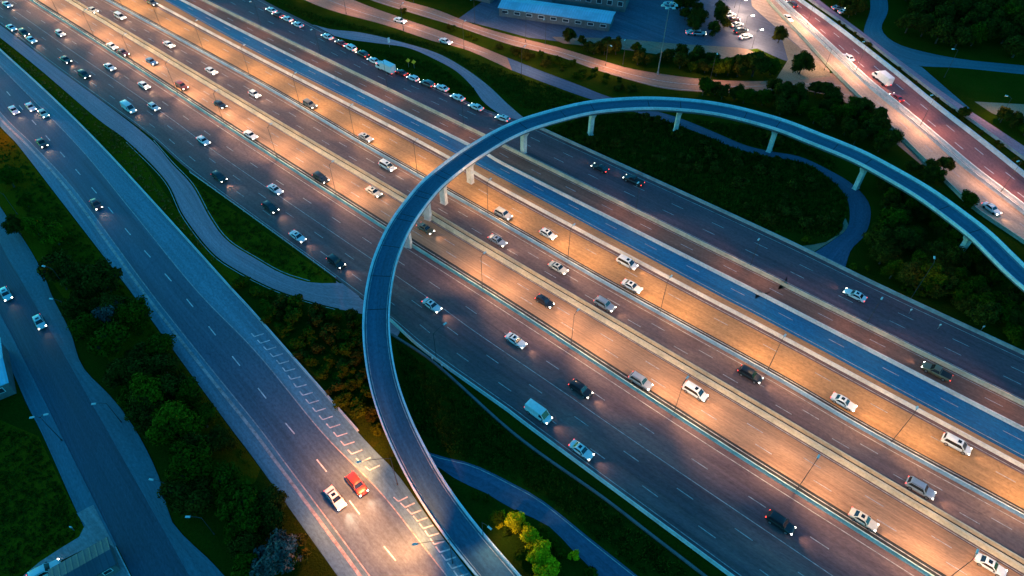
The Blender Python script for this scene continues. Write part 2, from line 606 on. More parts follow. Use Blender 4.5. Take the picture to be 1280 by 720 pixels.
barrier(HW['G'], .46, .85, M['teal_c'], 'long pale teal concrete barrier with dark strip between lower and tan carriageways')
c1 = smooth_poly(HW['C1'], step=3.0)
barrier([tuple(p) for p in offset_poly(c1, -.35)], .8, 1.05, M['cream'], 'thick cream concrete barrier between tan and grey carriageways', z=.052)
barrier([tuple(p) for p in offset_poly(c1, 1.05)], .42, .9, M['cream'], 'thin cream concrete wall running just above the thick cream barrier', z=.056)
barrier(HW['C2'], .42, .85, M['ice_c'], 'pale blue concrete barrier between grey and orange carriageways', z=.056)
barrier(HW['W1'], .46, .85, M['white_c'], 'off white concrete barrier along the upper edge of the orange carriageway', z=.06)
barrier(HW['W2'], .5, .85, M['white_c'], 'off white concrete barrier along the upper edge of the blue lane', z=.066)
barrier(HW['Y'], .62, .9, M['cream'], 'cream concrete barrier between brown and far dark carriageways', z=.07)
Fp = HW['F'][7:]
barrier([tuple(p) for p in offset_poly(smooth_poly(Fp, step=3), .1)], .5, .8, M['grey_c'], 'grey concrete edge barrier along the far dark carriageway below the woods', z=.05)


def shade_strip(a, b, f0, f1, z, parent):  # shade beside the barriers put in as strips of darker paving
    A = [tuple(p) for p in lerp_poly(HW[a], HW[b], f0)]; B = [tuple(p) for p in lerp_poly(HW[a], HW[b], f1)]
    strip('shade_strip', A, B, z, M['lower'], parent, keep=False, cross=1)
shade_strip('G', 'C1', .875, .985, .058, rB)
shade_strip('C2', 'W1', .86, .985, .062, rD)
shade_strip('C1', 'C2', .09, .155, .060, rC)


def guardrail(P, label, z=0.0):
    A = smooth_poly(P, step=3.8)
    root = empty('guardrail', (float(A[0][0]), float(A[0][1]), z))
    tag(root, label, 'guardrail')
    L = [(p[0] - A[0][0], p[1] - A[0][1]) for p in A]
    prof = [(-.05, .45), (-.05, .55), (.02, .6), (-.05, .65), (-.05, .78), (.03, .78), (.07, .6), (.03, .45)]
    vs, fs = sweep(np.array(L), prof)
    link('rail', mesh('rail', vs, fs), root, M['rail'])
    mb = MB()
    for x, y in L: mb.box(x - .08, x + .08, y + .05, y + .2, -.05, .74)
    o = link('post', mb.mesh('post'), root, M['rail']); o['kind'] = 'stuff'


lowrail = W([(488, 398), (535, 440), (640, 515), (670, 538), (917, 720)])
low_off = offset_poly(smooth_poly(extend(lowrail, 0, 60), step=3), -.35)
barrier([tuple(p) for p in low_off], .45, .85, M['white_c'], 'low pale concrete edge barrier along the bottom of the lower carriageway right of the flyover', z=.04)
ret = W([(490, 419), (545, 456), (645, 545), (750, 620), (815, 670), (880, 720)])
barrier(extend(ret, 0, 60), .35, .5, M['deck_side'], 'low dark retaining kerb at the foot of the verge below the lower carriageway', z=0.0,
        name='retaining_kerb', prof=[(-.2, 0), (-.2, .45), (.2, .45), (.2, 0)], cat='kerb')
a_, b_ = smooth_poly([tuple(p) for p in offset_poly(smooth_poly(extend(lowrail, 0, 60), step=3), -.6)], 60), smooth_poly(extend(ret, 0, 60), 60)
strip('verge', [tuple(p) for p in a_], [tuple(p) for p in b_], .022, M['lawn_dark'], keep=True, cross=2)
guardrail(W([(238, 217), (270, 240), (320, 276), (420, 349)]), 'steel guardrail along the lower carriageway above the green triangle')

# ------------------------------------------------------------------ left road, local road and ramps
L1l = [(-90, 60), (0, 158), (22, 181), (80, 256), (160, 360), (225, 449), (292, 540), (320, 577), (422, 720)]
L1r = [(-80, -12), (0, 63), (60, 118), (124, 181), (206, 270), (287, 360), (320, 396), (447, 540), (496, 592), (543, 658), (592, 722)]
band_l = [(-80, 45), (0, 140), (40, 180), (95, 240), (184, 360), (255, 450), (320, 530), (350, 570), (398, 634), (462, 720)]
band_r = [(-80, 0), (0, 83), (96, 181), (160, 258), (243, 360), (320, 440), (402, 540), (475, 615), (560, 722)]
r1 = strip('left_road', extend(W(L1l), 60, 60), extend(W(L1r), 60, 60), .036, M['shoulder'], cross=4)
E1 = extend(W(band_l), 60, 60); E2 = extend(W(band_r), 60, 60)
r1c = strip('lane_surface', E1, E2, .050, M['road'], r1, keep=False, cross=4)
cent = extend(W([(0, 105), (85, 201), (128, 250), (160, 290), (199, 334), (240, 382), (286, 440), (324, 487), (356, 528), (393, 571), (430, 617), (480, 683), (512, 722)]), 60, 60)
marking('lane_marking', cent, .2, .068, M['line'], r1, (3.2, 7.2), 3.5)
marking('edge_line', E1, .18, .069, M['line_dim'], r1)
marking('edge_line', E2, .18, .070, M['line_dim'], r1)
e1b = offset_poly(smooth_poly(E1, step=3), -1.1)
marking('rumble_strip', [tuple(p) for p in e1b], .55, .0715, M['line_dim'], r1)
# comb of short hatch ticks beside the merge
def ticks(name, px, n, z, parent, ln=1.9, back=1.2):
    A = smooth_poly(W(px), n)
    T = np.gradient(A, axis=0); T /= np.linalg.norm(T, axis=1)[:, None]
    N = np.stack([-T[:, 1], T[:, 0]], 1)
    vs, fs = [], []
    for i in range(n):
        for p, d, l, w in ((A[i], (N[i] * .92 + T[i] * .35), ln, .24), (A[i] - T[i] * back, T[i], back, .2)):
            d = d / np.linalg.norm(d); q = np.array([-d[1], d[0]])
            k = len(vs)
            for s, t in ((0, -1), (1, -1), (1, 1), (0, 1)):
                r = p + d * l * s + q * w / 2 * t
                vs.append((r[0], r[1], z + (.003 if w < .22 else 0)))
            fs.append((k, k + 1, k + 2, k + 3))
    me = mesh(name, vs, fs)
    for p in me.polygons:
        if p.normal.z < 0: me.flip_normals(); break
    return link(name, me, parent, M['line'])
ticks('hatch_marking', [(318, 421), (330, 434), (352, 458), (372, 486), (395, 515), (415, 538), (440, 568), (462, 588)], 18, .076, r1)
ticks('hatch_marking', [(498, 627), (512, 640), (530, 662), (548, 688), (568, 715), (580, 732)], 12, .076, r1, 1.7)
wl = offset_poly(smooth_poly(extend(W(L1r[:8]), 60, 0), step=3), .15)
barrier([tuple(p) for p in wl], .4, .85, M['ice_c'], 'pale blue concrete edge barrier along the right side of the left road', z=.03)

r0l = [(-60, 290), (0, 392), (38, 466), (75, 540), (120, 630), (165, 720)]
r0r = [(-60, 175), (0, 303), (32, 360), (84, 450), (135, 540), (186, 630), (237, 720)]
r0 = strip('local_road', extend(W(r0l), 40, 60), extend(W(r0r), 40, 60), .036, M['local'], cross=3)
marking('edge_line', offset_poly(smooth_poly(extend(W(r0l), 40, 60), step=3), -.25), .22, .056, M['line'], r0)
marking('edge_line', offset_poly(smooth_poly(extend(W(r0r), 40, 60), step=3), .35), .14, .056, M['line_dim'], r0)
sw = [(-60, 160), (0, 258), (30, 300), (53, 340), (66, 372), (88, 415), (103, 458), (135, 492), (158, 520), (180, 556), (200, 600), (214, 650), (236, 676), (262, 700), (290, 730)]
strip('roadside_pavement', extend(W(r0r), 40, 60), extend(W(sw), 40, 60), .12, M['walk'], skirt=.12, cross=2)
swl = [(-70, 340), (0, 436), (35, 508), (54, 545), (95, 637), (128, 705)]
strip('roadside_pavement', extend(W(r0l[:-1] + [(146, 682)]), 40, 0), extend(W(swl), 40, 0), .115, M['walk'], skirt=.12, cross=2)
area('driveway', [(96, 642), (116, 629), (168, 732), (140, 732), (131, 708), (118, 686), (92, 690), (50, 722), (20, 740), (30, 716), (80, 683), (112, 664)], .135, M['drive'], keep=True)

# ramp between left road and motorway
p1l = [(-60, 0), (0, 47), (50, 87), (120, 147), (160, 177), (207, 225), (230, 270), (265, 315), (297, 338), (340, 360), (382, 375), (420, 385), (455, 390)]
p1r = [(-60, -9), (0, 31), (68, 83), (140, 136), (190, 176), (214, 204), (240, 232), (262, 272), (284, 301), (320, 324), (352, 342), (386, 353), (424, 354)]
p1 = strip('ramp_road', extend(W(p1l), 40, 2), extend(W(p1r), 40, 2), .034, M['path'], cross=2)
area('ramp_merge', [(420, 351), (424, 354), (420, 386), (455, 392), (500, 425), (500, 408)], .030, M['path'], keep=True)
marking('edge_line', offset_poly(smooth_poly(W(p1r[4:-1]), step=2), .45), .16, .056, M['line_dim'], p1)
marking('edge_line', offset_poly(smooth_poly(W(p1l[4:-1]), step=2), -.45), .14, .056, M['line_dim'], p1)
p2t = [(520, 556), (545, 569), (590, 580), (640, 604), (680, 627), (740, 675), (797, 720)]
p2b = [(518, 566), (545, 582), (575, 602), (605, 615), (640, 636), (685, 657), (715, 687), (750, 722)]
p2 = strip('ramp_road', extend(W(p2t), 0, 60), extend(W(p2b), 0, 60), .034, M['path_dim'], cross=2)
marking('edge_line', offset_poly(smooth_poly(extend(W(p2t), 0, 60), step=2), -.4), .14, .056, M['line_dim'], p2)
# slip road above the motorway
p3t = [(392, 31), (415, 37), (452, 41), (495, 51), (545, 66), (580, 85), (610, 107), (640, 135), (668, 156), (720, 181)]
p3b = [(418, 45), (440, 50), (470, 54), (510, 60), (545, 75), (570, 89), (590, 108), (604, 127), (622, 141), (640, 150)]
p3 = strip('ramp_road', W(p3t), W(p3b), .060, M['path'], cross=2)
marking('edge_line', offset_poly(smooth_poly(W(p3t[:-1]), step=2), -.4), .15, .085, M['line_dim'], p3)
# upper streets
t1u = [(400, -22), (442, 0), (495, 20), (545, 37), (585, 52), (634, 72), (680, 90), (725, 107), (755, 119), (800, 133), (850, 148), (890, 164), (930, 181), (962, 189), (1000, 196), (1035, 212), (1065, 230), (1085, 252), (1088, 273), (1080, 295), (1064, 312), (1056, 336)]
t1l = [(330, -22), (380, 0), (420, 15), (480, 31), (540, 51), (585, 63), (640, 88), (690, 107), (735, 123), (790, 139), (840, 154), (880, 169), (920, 186), (962, 196), (1005, 204), (1035, 222), (1055, 242), (1062, 262), (1059, 285), (1042, 300), (1016, 317)]
cut = 6
t1 = strip('upper_street', extend(W(t1u[:cut]), 60, 0), extend(W(t1l[:cut + 1]), 60, 0), .040, M['street'], cross=3)
marking('lane_marking', lerp_poly(extend(W(t1u[:cut]), 60, 0), extend(W(t1l[:cut]), 60, 0), .5), .2, .060, M['line_dim'], t1)
t1b = strip('loop_road', W(t1u[cut - 1:]), W(t1l[cut:]), .036, M['path_dim'], cross=2, n=70)
t2u = [(430, -30), (495, -3), (545, 12), (588, 29), (619, 39), (661, 50), (701, 60), (757, 77), (794, 87), (860, 97), (917, 101), (972, 101), (1000, 98), (1040, 93)]
t2l = [(400, -30), (455, -3), (520, 18), (570, 33), (619, 50), (649, 59), (696, 70), (747, 88), (794, 102), (825, 110), (860, 114), (925, 116), (1010, 112), (1065, 122)]
t2 = strip('upper_street', extend(W(t2u), 60, 0), extend(W(t2l), 60, 0), .032, M['street'], cross=3)
marking('lane_marking', lerp_poly(extend(W(t2u), 60, 0), extend(W(t2l), 60, 0), .5), .22, .052, M['line_dim'], t2)
marking('edge_line', lerp_poly(extend(W(t2u), 60, 0), extend(W(t2l), 60, 0), .92), .18, .053, M['line_dim'], t2)
# parking lot behind
area('parking_lot', [(572, 24), (600, 4), (640, -25), (960, -25), (962, 10), (1005, 60), (985, 78), (945, 60), (900, 70), (850, 66), (790, 60), (700, 52), (660, 47), (620, 36)], .020, M['lot'], keep=False)
area('lot_apron', [(690, 46), (770, 48), (850, 55), (930, 60), (945, 66), (900, 74), (850, 72), (780, 62), (700, 54)], .026, M['street'], keep=False)
area('lot_apron', [(935, -25), (962, -10), (970, 12), (1018, 66), (1040, 92), (1000, 97), (985, 78), (1003, 62), (965, 30), (940, 8)], .030, M['express_pale'], keep=False)

# expressway in the upper right corner
e0 = [(940, -25), (958, 0), (1000, 45), (1043, 92), (1090, 138), (1125, 172), (1185, 232), (1217, 262), (1280, 305)]
e1 = [(950, -25), (974, 0), (1030, 52), (1085, 103), (1130, 140), (1175, 178), (1215, 212), (1280, 262)]
e2 = [(967, -25), (997, 0), (1035, 27), (1110, 85), (1170, 134), (1225, 177), (1280, 221)]
e4 = [(985, -20), (1010, 0), (1070, 42), (1115, 77), (1177, 125), (1225, 160), (1280, 200)]
e5 = [(1000, -20), (1024, 0), (1078, 40), (1124, 75), (1188, 122), (1238, 155), (1285, 186)]
X0, X1, X2, X4, X5 = (extend(W(e), 60, 60) for e in (e0, e1, e2, e4, e5))
xl = strip('expressway', X0, X1, .058, M['express_pale'], cross=3)
xr = strip('expressway', X1, X2, .062, M['express'], cross=3)
xs = strip('service_road', X4, X5, .034, M['path'], cross=2)
area('street_junction', [(1000, 112), (1035, 92), (1050, 90), (1100, 140), (1130, 172), (1190, 232), (1150, 205), (1118, 178), (1085, 142), (1040, 120)], .028, M['street'], keep=True)
marking('lane_marking', lerp_poly(X1, X2, .36), .2, .084, M['line'], xr, DASH)
marking('lane_marking', lerp_poly(X1, X2, .68), .2, .084, M['line'], xr, DASH, 3)
marking('lane_marking', lerp_poly(X0, X1, .5), .2, .080, M['line_dim'], xl, DASH)
barrier([tuple(p) for p in offset_poly(smooth_poly(X1, step=3), .3)], .75, 1.0, M['white_c'], 'pale concrete median barrier of the expressway in the upper right corner', z=.06)
barrier([tuple(p) for p in offset_poly(smooth_poly(X1, step=3), -1.5)], .4, .9, M['white_c'], 'thin pale wall just left of the expressway median barrier in the upper right corner', z=.06)
dark_strip(X1, -1.3, -.1, .078, xl)
barrier(X2, .8, 1.1, M['ice_c'], 'pale blue concrete parapet on the right side of the corner expressway', z=.06)
barrier(X0, .5, .9, M['cream'], 'cream concrete barrier on the left side of the corner expressway', z=.06)
barrier(X4, .4, .7, M['grey_c'], 'grey concrete wall beside the service road at the upper right', z=.03)
n1u = [(1106, -20), (1110, 12), (1102, 36), (1120, 54), (1160, 66), (1210, 75), (1290, 83)]
n1l = [(1084, -20), (1088, 10), (1080, 45), (1108, 70), (1145, 82), (1200, 85), (1290, 94)]
strip('park_road', extend(W(n1u), 40, 60), extend(W(n1l), 40, 60), .030, M['walk'], cross=2)
area('park_road_link', [(1085, 50), (1115, 72), (1150, 82), (1180, 108), (1215, 138), (1200, 136), (1160, 108), (1118, 76)], .031, M['walk'], keep=True)
area('sandy_ground', [(1218, 127), (1290, 131), (1290, 156), (1245, 145)], .024, M['sand'])
area('sandy_ground', [(975, 40), (1000, 60), (1042, 95), (1000, 100), (968, 102), (985, 75)], .034, M['sand'])
area('sandy_ground', [(1012, 318), (1040, 301), (1062, 285), (1056, 270), (1050, 292), (1030, 304), (1000, 308), (975, 300), (985, 310)], .022, M['sand'])

# ------------------------------------------------------------------ flyover
fo = [(1330, 366), (1280, 327), (1255, 305), (1225, 277), (1190, 252), (1150, 225), (1100, 199), (1060, 179), (1010, 159), (960, 142), (890, 126), (840, 121.5), (790, 121), (727, 127), (677, 139), (640, 151), (585, 180), (555, 200), (527, 222), (500, 254), (480, 287), (465, 322), (456, 360), (452.5, 405), (456, 452), (467, 500), (480, 540), (500, 585), (540, 652), (595, 722), (650, 785)]
fi = [(1330, 404), (1280, 359), (1255, 333), (1225, 303), (1185, 270), (1135, 235), (1085, 206), (1022, 180), (992, 167), (960, 156), (915, 144), (852, 135), (802, 133.5), (752, 137), (715, 145), (677, 156), (640, 171), (620, 182), (582, 209), (550, 237), (530, 262), (510, 292), (495, 330), (489, 360), (486, 405), (490, 445), (502, 495), (521, 540), (555, 597), (585, 640), (655, 722), (714, 785)]
def zprof(px, py):
    """deck height: level over the motorway, falling to grade along the lower left limb"""
    if py < 300 or px > 700: return 8.0
    t = min(1.0, (py - 300) / 400.0)
    s = t * t * (3 - 2 * t)
    return 8.0 + (.25 - 8.0) * (.35 * t + .65 * s)
def lift(px):
    out = []
    for x, y in px:
        z = zprof(x, y)
        X, Y = at(x, y, z + .9)
        out.append((X, Y, z))
    return out
NF = 170
FO = smooth_poly(lift(fo), NF); FI = smooth_poly(lift(fi), NF)
# pair the two rails across the curve
pair = []
for i in range(NF):
    pair.append(i)
FC = (FO + FI) / 2
fz = FC[:, 2].copy()
ker = np.ones(9) / 9
fz = np.convolve(np.pad(fz, 4, 'edge'), ker, 'valid')
cl = FC[:, :2]
wid = np.linalg.norm(FO[:, :2] - FI[:, :2], axis=1)
T_ = np.gradient(cl, axis=0); T_ /= np.linalg.norm(T_, axis=1)[:, None]
N_ = np.stack([-T_[:, 1], T_[:, 0]], 1)
wp = np.abs(np.sum((FO[:, :2] - FI[:, :2]) * N_, axis=1))
wp = np.convolve(np.pad(wp, 4, 'edge'), ker, 'valid')
HWD = float(np.median(wp)) / 2
fly = empty('flyover_ramp', (0, 0, 0))
tag(fly, 'long curved one lane concrete flyover on pillars sweeping across the whole motorway', 'flyover')
def fsweep(name, prof, mat, i0=0, i1=NF):
    vs, fs = sweep(cl[i0:i1], prof, fz[i0:i1])
    return link(name, mesh(name, vs, fs), fly, mat)
h = HWD
us = np.r_[0, np.cumsum(np.linalg.norm(np.diff(cl, axis=0), axis=1))]
vs, fs, uv = [], [], []
for i in range(NF):
    for s in (-1, -.33, .33, 1):
        p = cl[i] + N_[i] * (h - .3) * s
        vs.append((p[0], p[1], fz[i] + .06)); uv.append((us[i], s * h))
for i in range(NF - 1):
    for j in range(3):
        fs.append((i * 4 + j, i * 4 + j + 1, i * 4 + j + 5, i * 4 + j + 4))
me = mesh('roadway', vs, fs, uv)
if me.polygons[0].normal.z < 0: me.flip_normals()
link('roadway', me, fly, M['deck'])
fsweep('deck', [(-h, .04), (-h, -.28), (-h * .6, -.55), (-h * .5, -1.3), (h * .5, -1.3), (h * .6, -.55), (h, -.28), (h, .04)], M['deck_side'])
for s in (-1, 1):
    o_, i_ = s * (h + .02), s * (h - .30)
    pr = [(o_, .05), (o_, .78), (s * (h - .20), .78), (i_, .25), (i_, .062)]
    if s > 0: pr = pr[::-1]
    fsweep('parapet', pr, M['parapet'])
    for dw in (.62,):
        P = cl + N_ * s * (h - dw)
        vs, fs = [], []
        for i in range(NF):
            for q in (-.07, .07):
                p = P[i] + N_[i] * q
                vs.append((p[0], p[1], fz[i] + .075))
            if i: fs.append((2 * i - 2, 2 * i, 2 * i + 1, 2 * i - 1))
        me = mesh('edge_line', vs, fs)
        if me.polygons[0].normal.z < 0: me.flip_normals()
        link('edge_line', me, fly, M['line_dim'])
def joint(i):
    vs = []
    for a in (-.09, .09):
        for s in (-1, 1):
            p = cl[i] + N_[i] * s * (h - .4) + T_[i] * a
            vs.append((p[0], p[1], fz[i] + .07))
    me = mesh('expansion_joint', vs, [(0, 1, 3, 2)])
    if me.polygons[0].normal.z < 0: me.flip_normals()
    link('expansion_joint', me, fly, M['dark_strip'])
# pillars: tapered rectangular shafts with a flared head
bases = [(515, 312), (539, 275), (551, 252), (589, 227), (656, 191), (740, 171), (845, 164), (963, 188), (1072, 236), (1195, 318)]
def pillar(i):
    p = cl[i]; ang = math.atan2(N_[i][1], N_[i][0]); top = fz[i] - 1.3
    secs = [(0, 1.0, .62), (.02, .80, .5), (.72, .80, .5), (.80, .86, .5), (1.0, h * .62, .62)]
    vs, fs = [], []
    for f, a, b in secs:
        for x, y in ((-a, -b), (-a * .8, -b * 1.12), (a * .8, -b * 1.12), (a, -b), (a, b), (a * .8, b * 1.12), (-a * .8, b * 1.12), (-a, b)):
            vs.append((p[0] + x * math.cos(ang) - y * math.sin(ang), p[1] + x * math.sin(ang) + y * math.cos(ang), f * top))
    for k in range(len(secs) - 1):
        for j in range(8):
            fs.append((k * 8 + j, k * 8 + (j + 1) % 8, (k + 1) * 8 + (j + 1) % 8, (k + 1) * 8 + j))
    fs.append(tuple(reversed(range(8)))); fs.append(tuple(range(32, 40)))
    link('pillar', mesh('pillar', vs, fs), fly, M['pier'])
    joint(i); joint(min(NF - 1, i + 5))
    PIL.append((float(p[0]), float(p[1])))
PIL = []
for b in bases:
    q = V2(at(*b))
    pillar(int(np.argmin(np.linalg.norm(cl - q, axis=1))))
iw = int(np.argmin(np.linalg.norm(cl - V2(at(473, 420, 6)), axis=1)))
pillar(iw - 9)
# the lower limb stands on an earth-filled retaining wall
e_ = iw
vs, fs = [], []
for i in range(e_, NF):
    for s in (-1, 1):
        p = cl[i] + N_[i] * s * (h * .58)
        vs += [(p[0], p[1], max(.0, fz[i] - .5)), (p[0], p[1], -.2)]
for k in range(NF - e_ - 1):
    q = k * 4
    fs += [(q, q + 4, q + 5, q + 1), (q + 2, q + 3, q + 7, q + 6)]
fs.append((0, 1, 3, 2))
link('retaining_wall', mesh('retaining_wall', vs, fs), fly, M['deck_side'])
ROADS.append(np.vstack([cl[e_:] + N_[e_:] * h, (cl[e_:] - N_[e_:] * h)[::-1]]))

# ------------------------------------------------------------------ vehicles
def loft_body(st):
    """st: list of (x, half width, z bottom, z top); rounded box section"""
    vs, fs = [], []
    for x, w, zb, zt in st:
        hgt = zt - zb
        half = [(w * .86, zb), (w * .97, zb + hgt * .16), (w, zb + hgt * .5), (w * .97, zb + hgt * .8), (w * .86, zt - hgt * .03), (w * .55, zt)]
        ring = half + [(-a, b) for a, b in reversed(half)]
        vs += [(x, a, b) for a, b in ring]
    k = 12
    for i in range(len(st) - 1):
        for j in range(k):
            fs.append((i * k + j, i * k + (j + 1) % k, (i + 1) * k + (j + 1) % k, (i + 1) * k + j))
    fs.append(tuple(range(k))); fs.append(tuple(reversed(range((len(st) - 1) * k, len(st) * k))))
    return vs, [tuple(reversed(f)) for f in fs]


def frustum(b, t):
    """b,t = (x rear, x front, half width, z)"""
    vs = []
    for xr, xf, w, z in (b, t):
        vs += [(xr, -w, z), (xf, -w, z), (xf, w, z), (xr, w, z)]
    return vs, [(3, 2, 1, 0), (4, 5, 6, 7), (0, 1, 5, 4), (1, 2, 6, 5), (2, 3, 7, 6), (3, 0, 4, 7)]


def patch(a, b, c, d, ins, out):
    """inset quad a-b-c-d pushed out along its normal: a pane with thickness"""
    P = [Vector(p) for p in (a, b, c, d)]
    cen = sum(P, Vector()) / 4
    n = (P[1] - P[0]).cross(P[3] - P[0]).normalized()
    if n.dot(cen - Vector((cen.x * .2, 0, .6))) < 0: n = -n
    q = [cen + (p - cen) * ins for p in P]
    vs = [tuple(p - n * .02) for p in q] + [tuple(p + n * out) for p in q]
    return vs, [(4, 5, 6, 7), (0, 1, 5, 4), (1, 2, 6, 5), (2, 3, 7, 6), (3, 0, 4, 7)]


SPEC = {
    'sedan': dict(L=5.0, Wd=1.95, belt=.95, roof=1.47, cab=(-1.75, .95), top=(-1.05, .25), hood=.90, rear=.98),
    'hatchback': dict(L=4.5, Wd=1.88, belt=.98, roof=1.55, cab=(-2.05, .90), top=(-1.65, .25), hood=.92, rear=1.0),
    'suv': dict(L=5.1, Wd=2.08, belt=1.12, roof=1.80, cab=(-2.40, 1.05), top=(-2.0, .45), hood=1.08, rear=1.14),
    'minivan': dict(L=5.3, Wd=2.06, belt=1.08, roof=1.85, cab=(-2.5, 1.6), top=(-2.25, .75), hood=1.02, rear=1.1),
    'pickup': dict(L=5.9, Wd=2.10, belt=1.15, roof=1.88, cab=(-.75, 1.35), top=(-.45, .72), hood=1.12, rear=1.1),
    'van': dict(L=5.9, Wd=2.15, belt=1.25, roof=2.35, cab=(-2.85, 2.1), top=(-2.75, 1.25), hood=1.2, rear=1.3),
    'box_truck': dict(L=7.6, Wd=2.3, belt=1.4, roof=2.2, cab=(1.5, 3.35), top=(1.55, 2.75), hood=1.35, rear=1.0),
}
CM = {}


def build_car_meshes(kind):
    S = SPEC[kind]; L, w = S['L'], S['Wd'] / 2; H2 = L / 2
    d = {}
    mb = MB()
    if kind == 'box_truck':
        mb.add(*loft_body([(1.3, w * .95, .45, 1.4), (3.3, w * .95, .42, 1.4), (3.65, w * .93, .42, 1.3), (3.8, w * .86, .5, 1.15)]))
        mb.add(*box_vf(-3.75, 1.3, -.45, .45, .55, .85))
    else:
        st = [(-H2, w * .80, .42, S['rear'] * .86), (-H2 + .1, w * .91, .34, S['rear'] * .97), (-H2 + .45, w * .98, .27, S['rear']), (-L * .2, w, .24, S['belt']),
              (L * .08, w, .24, S['belt']), (L * .2, w, .25, S['hood'] + .02), (H2 - .65, w * .96, .26, S['hood'] * .92), (H2 - .22, w * .89, .30, S['hood'] * .82), (H2 - .04, w * .76, .36, S['hood'] * .68), (H2, w * .66, .42, S['hood'] * .58)]
        if kind == 'pickup':
            st = [s for s in st]
        mb.add(*loft_body(st))
    zb = S['belt'] - .05
    b = (S['cab'][0], S['cab'][1], w * .90, zb)
    t = (S['top'][0], S['top'][1], w * .74, S['roof'] - .06)
    if kind in ('van', 'box_truck'): t = (t[0], t[1], w * .84, t[3])
    fv, ff = frustum(b, t)
    mb.add(fv, ff)
    # crowned roof panel
    tt = (t[0] + .12, t[1] - .10, t[2] * .86, S['roof'])
    mb.add(*frustum((t[0], t[1], t[2], t[3] - .002), tt))
    d['body'] = mb.mesh('body', True)
    V = fv
    d['windshield'] = MB().add(*patch(V[1], V[2], V[6], V[5], .90, .012)).mesh('windshield')
    d['rear_window'] = MB().add(*patch(V[3], V[0], V[4], V[7], .84, .012)).mesh('rear_window')
    d['side_window'] = [MB().add(*patch(V[0], V[1], V[5], V[4], .86, .012)).mesh('side_window'), MB().add(*patch(V[2], V[3], V[7], V[6], .86, .012)).mesh('side_window')]
    if kind == 'van':
        for i, s in enumerate((-1, 1)):
            d['side_window'][i] = MB().add(*patch((.7, s * w * .9, 1.2), (1.85, s * w * .9, 1.2), (1.35, s * w * .85, 2.1), (.7, s * w * .85, 2.1), .9, .02)).mesh('side_window')
    # wheels
    r = .36 if kind in ('sedan', 'hatchback') else .40
    def wheel():
        m = MB(); n = 16
        vs, fs = [], []
        for y, rr in ((-.12, r * .9), (-.10, r), (.10, r), (.12, r * .9)):
            for k in range(n):
                a = 2 * math.pi * k / n; vs.append((rr * math.cos(a), y, rr * math.sin(a)))
        for q in range(3):
            for k in range(n): fs.append((q * n + k, q * n + (k + 1) % n, (q + 1) * n + (k + 1) % n, (q + 1) * n + k))
        fs.append(tuple(reversed(range(n)))); fs.append(tuple(range(3 * n, 4 * n)))
        m.add(vs, [tuple(reversed(f)) for f in fs])
        return m.mesh('wheel', True)
    def rim():
        m = MB(); n = 12; vs = [];
        for y in (-.135, .135):
            for k in range(n):
                a = 2 * math.pi * k / n; vs.append((r * .62 * math.cos(a), y, r * .62 * math.sin(a)))
        fs = [tuple(range(n)), tuple(reversed(range(n, 2 * n)))] + [(k, (k + 1) % n, n + (k + 1) % n, n + k) for k in range(n)]
        return m.add(vs, fs).mesh('rim')
    d['wheel'] = wheel(); d['rim'] = rim()
    d['wheel_pos'] = [(sx * L * .30 - (0.05 if sx > 0 else -.05), sy * (w - .08), r) for sx in (-1, 1) for sy in (-1, 1)]
    hz = S['hood'] * .70 if kind != 'box_truck' else .95
    hx = H2 - .17 if kind != 'box_truck' else 3.66
    hl = []
    for s in (-1, 1):
        m = MB(); y0 = s * w * .72
        m.add(*frustum((hx - .28, hx + .12, .17, hz - .07), (hx - .34, hx + .02, .14, hz + .085)))
        m.v = [(x, y + y0, z) for x, y, z in m.v]
        hl.append(m.mesh('headlight', True))
    d['headlight'] = hl
    tl = []
    tx = -H2 + .04
    for s in (-1, 1):
        m = MB(); y0 = s * w * .74
        zt = S['rear'] * .80
        m.add(*frustum((tx - .05, tx + .22, .15, zt - .09), (tx - .02, tx + .24, .14, zt + .10)))
        m.v = [(x, y + y0, z) for x, y, z in m.v]
        tl.append(m.mesh('taillight', True))
    d['taillight'] = tl
    mr = []
    for s in (-1, 1):
        m = MB(); mx = S['cab'][1] - .35
        m.add(*frustum((mx - .1, mx + .12, .12, zb + .02), (mx - .08, mx + .08, .10, zb + .18)))
        m.v = [(x, y + s * (w + .06), z) for x, y, z in m.v]
        mr.append(m.mesh('mirror', True))
    d['mirror'] = mr
    bm = MB()
    bm.add(*box_vf(H2 - .10, H2 + .02, -w * .55, w * .55, .33, .47))
    bm.add(*box_vf(-H2 - .03, -H2 + .06, -w * .7, w * .7, .36, .5))
    if kind != 'box_truck': d['bumper'] = bm.mesh('bumper')
    if kind == 'suv':
        m = MB()
        for s in (-1, 1): m.tube([(t[0] + .2, s * t[2] * .92, S['roof'] - .04), (t[0] + .3, s * t[2] * .92, S['roof'] + .05), (t[1] - .3, s * t[2] * .92, S['roof'] + .05), (t[1] - .15, s * t[2] * .92, S['roof'] - .04)], .03, 6)
        d['roof_rack'] = m.mesh('roof_rack')
    if kind in ('sedan', 'hatchback', 'minivan'):
        d['sunroof'] = MB().box(t[1] - .95, t[1] - .32, -w * .38, w * .38, S['roof'] - .01, S['roof'] + .012).mesh('sunroof')
    if kind == 'pickup':
        m = MB(); m.box(-H2 + .16, S['cab'][0] - .08, -w * .78, w * .78, S['belt'] - .02, S['belt'] + .022)
        d['cargo_bed'] = m.mesh('cargo_bed')
    if kind == 'box_truck':
        m = MB(); m.add(*box_vf(-3.8, 1.25, -w, w, .9, 3.15)); m.add(*box_vf(-3.72, 1.17, -w * .93, w * .93, 3.152, 3.2))
        d['cargo_box'] = m.mesh('cargo_box')
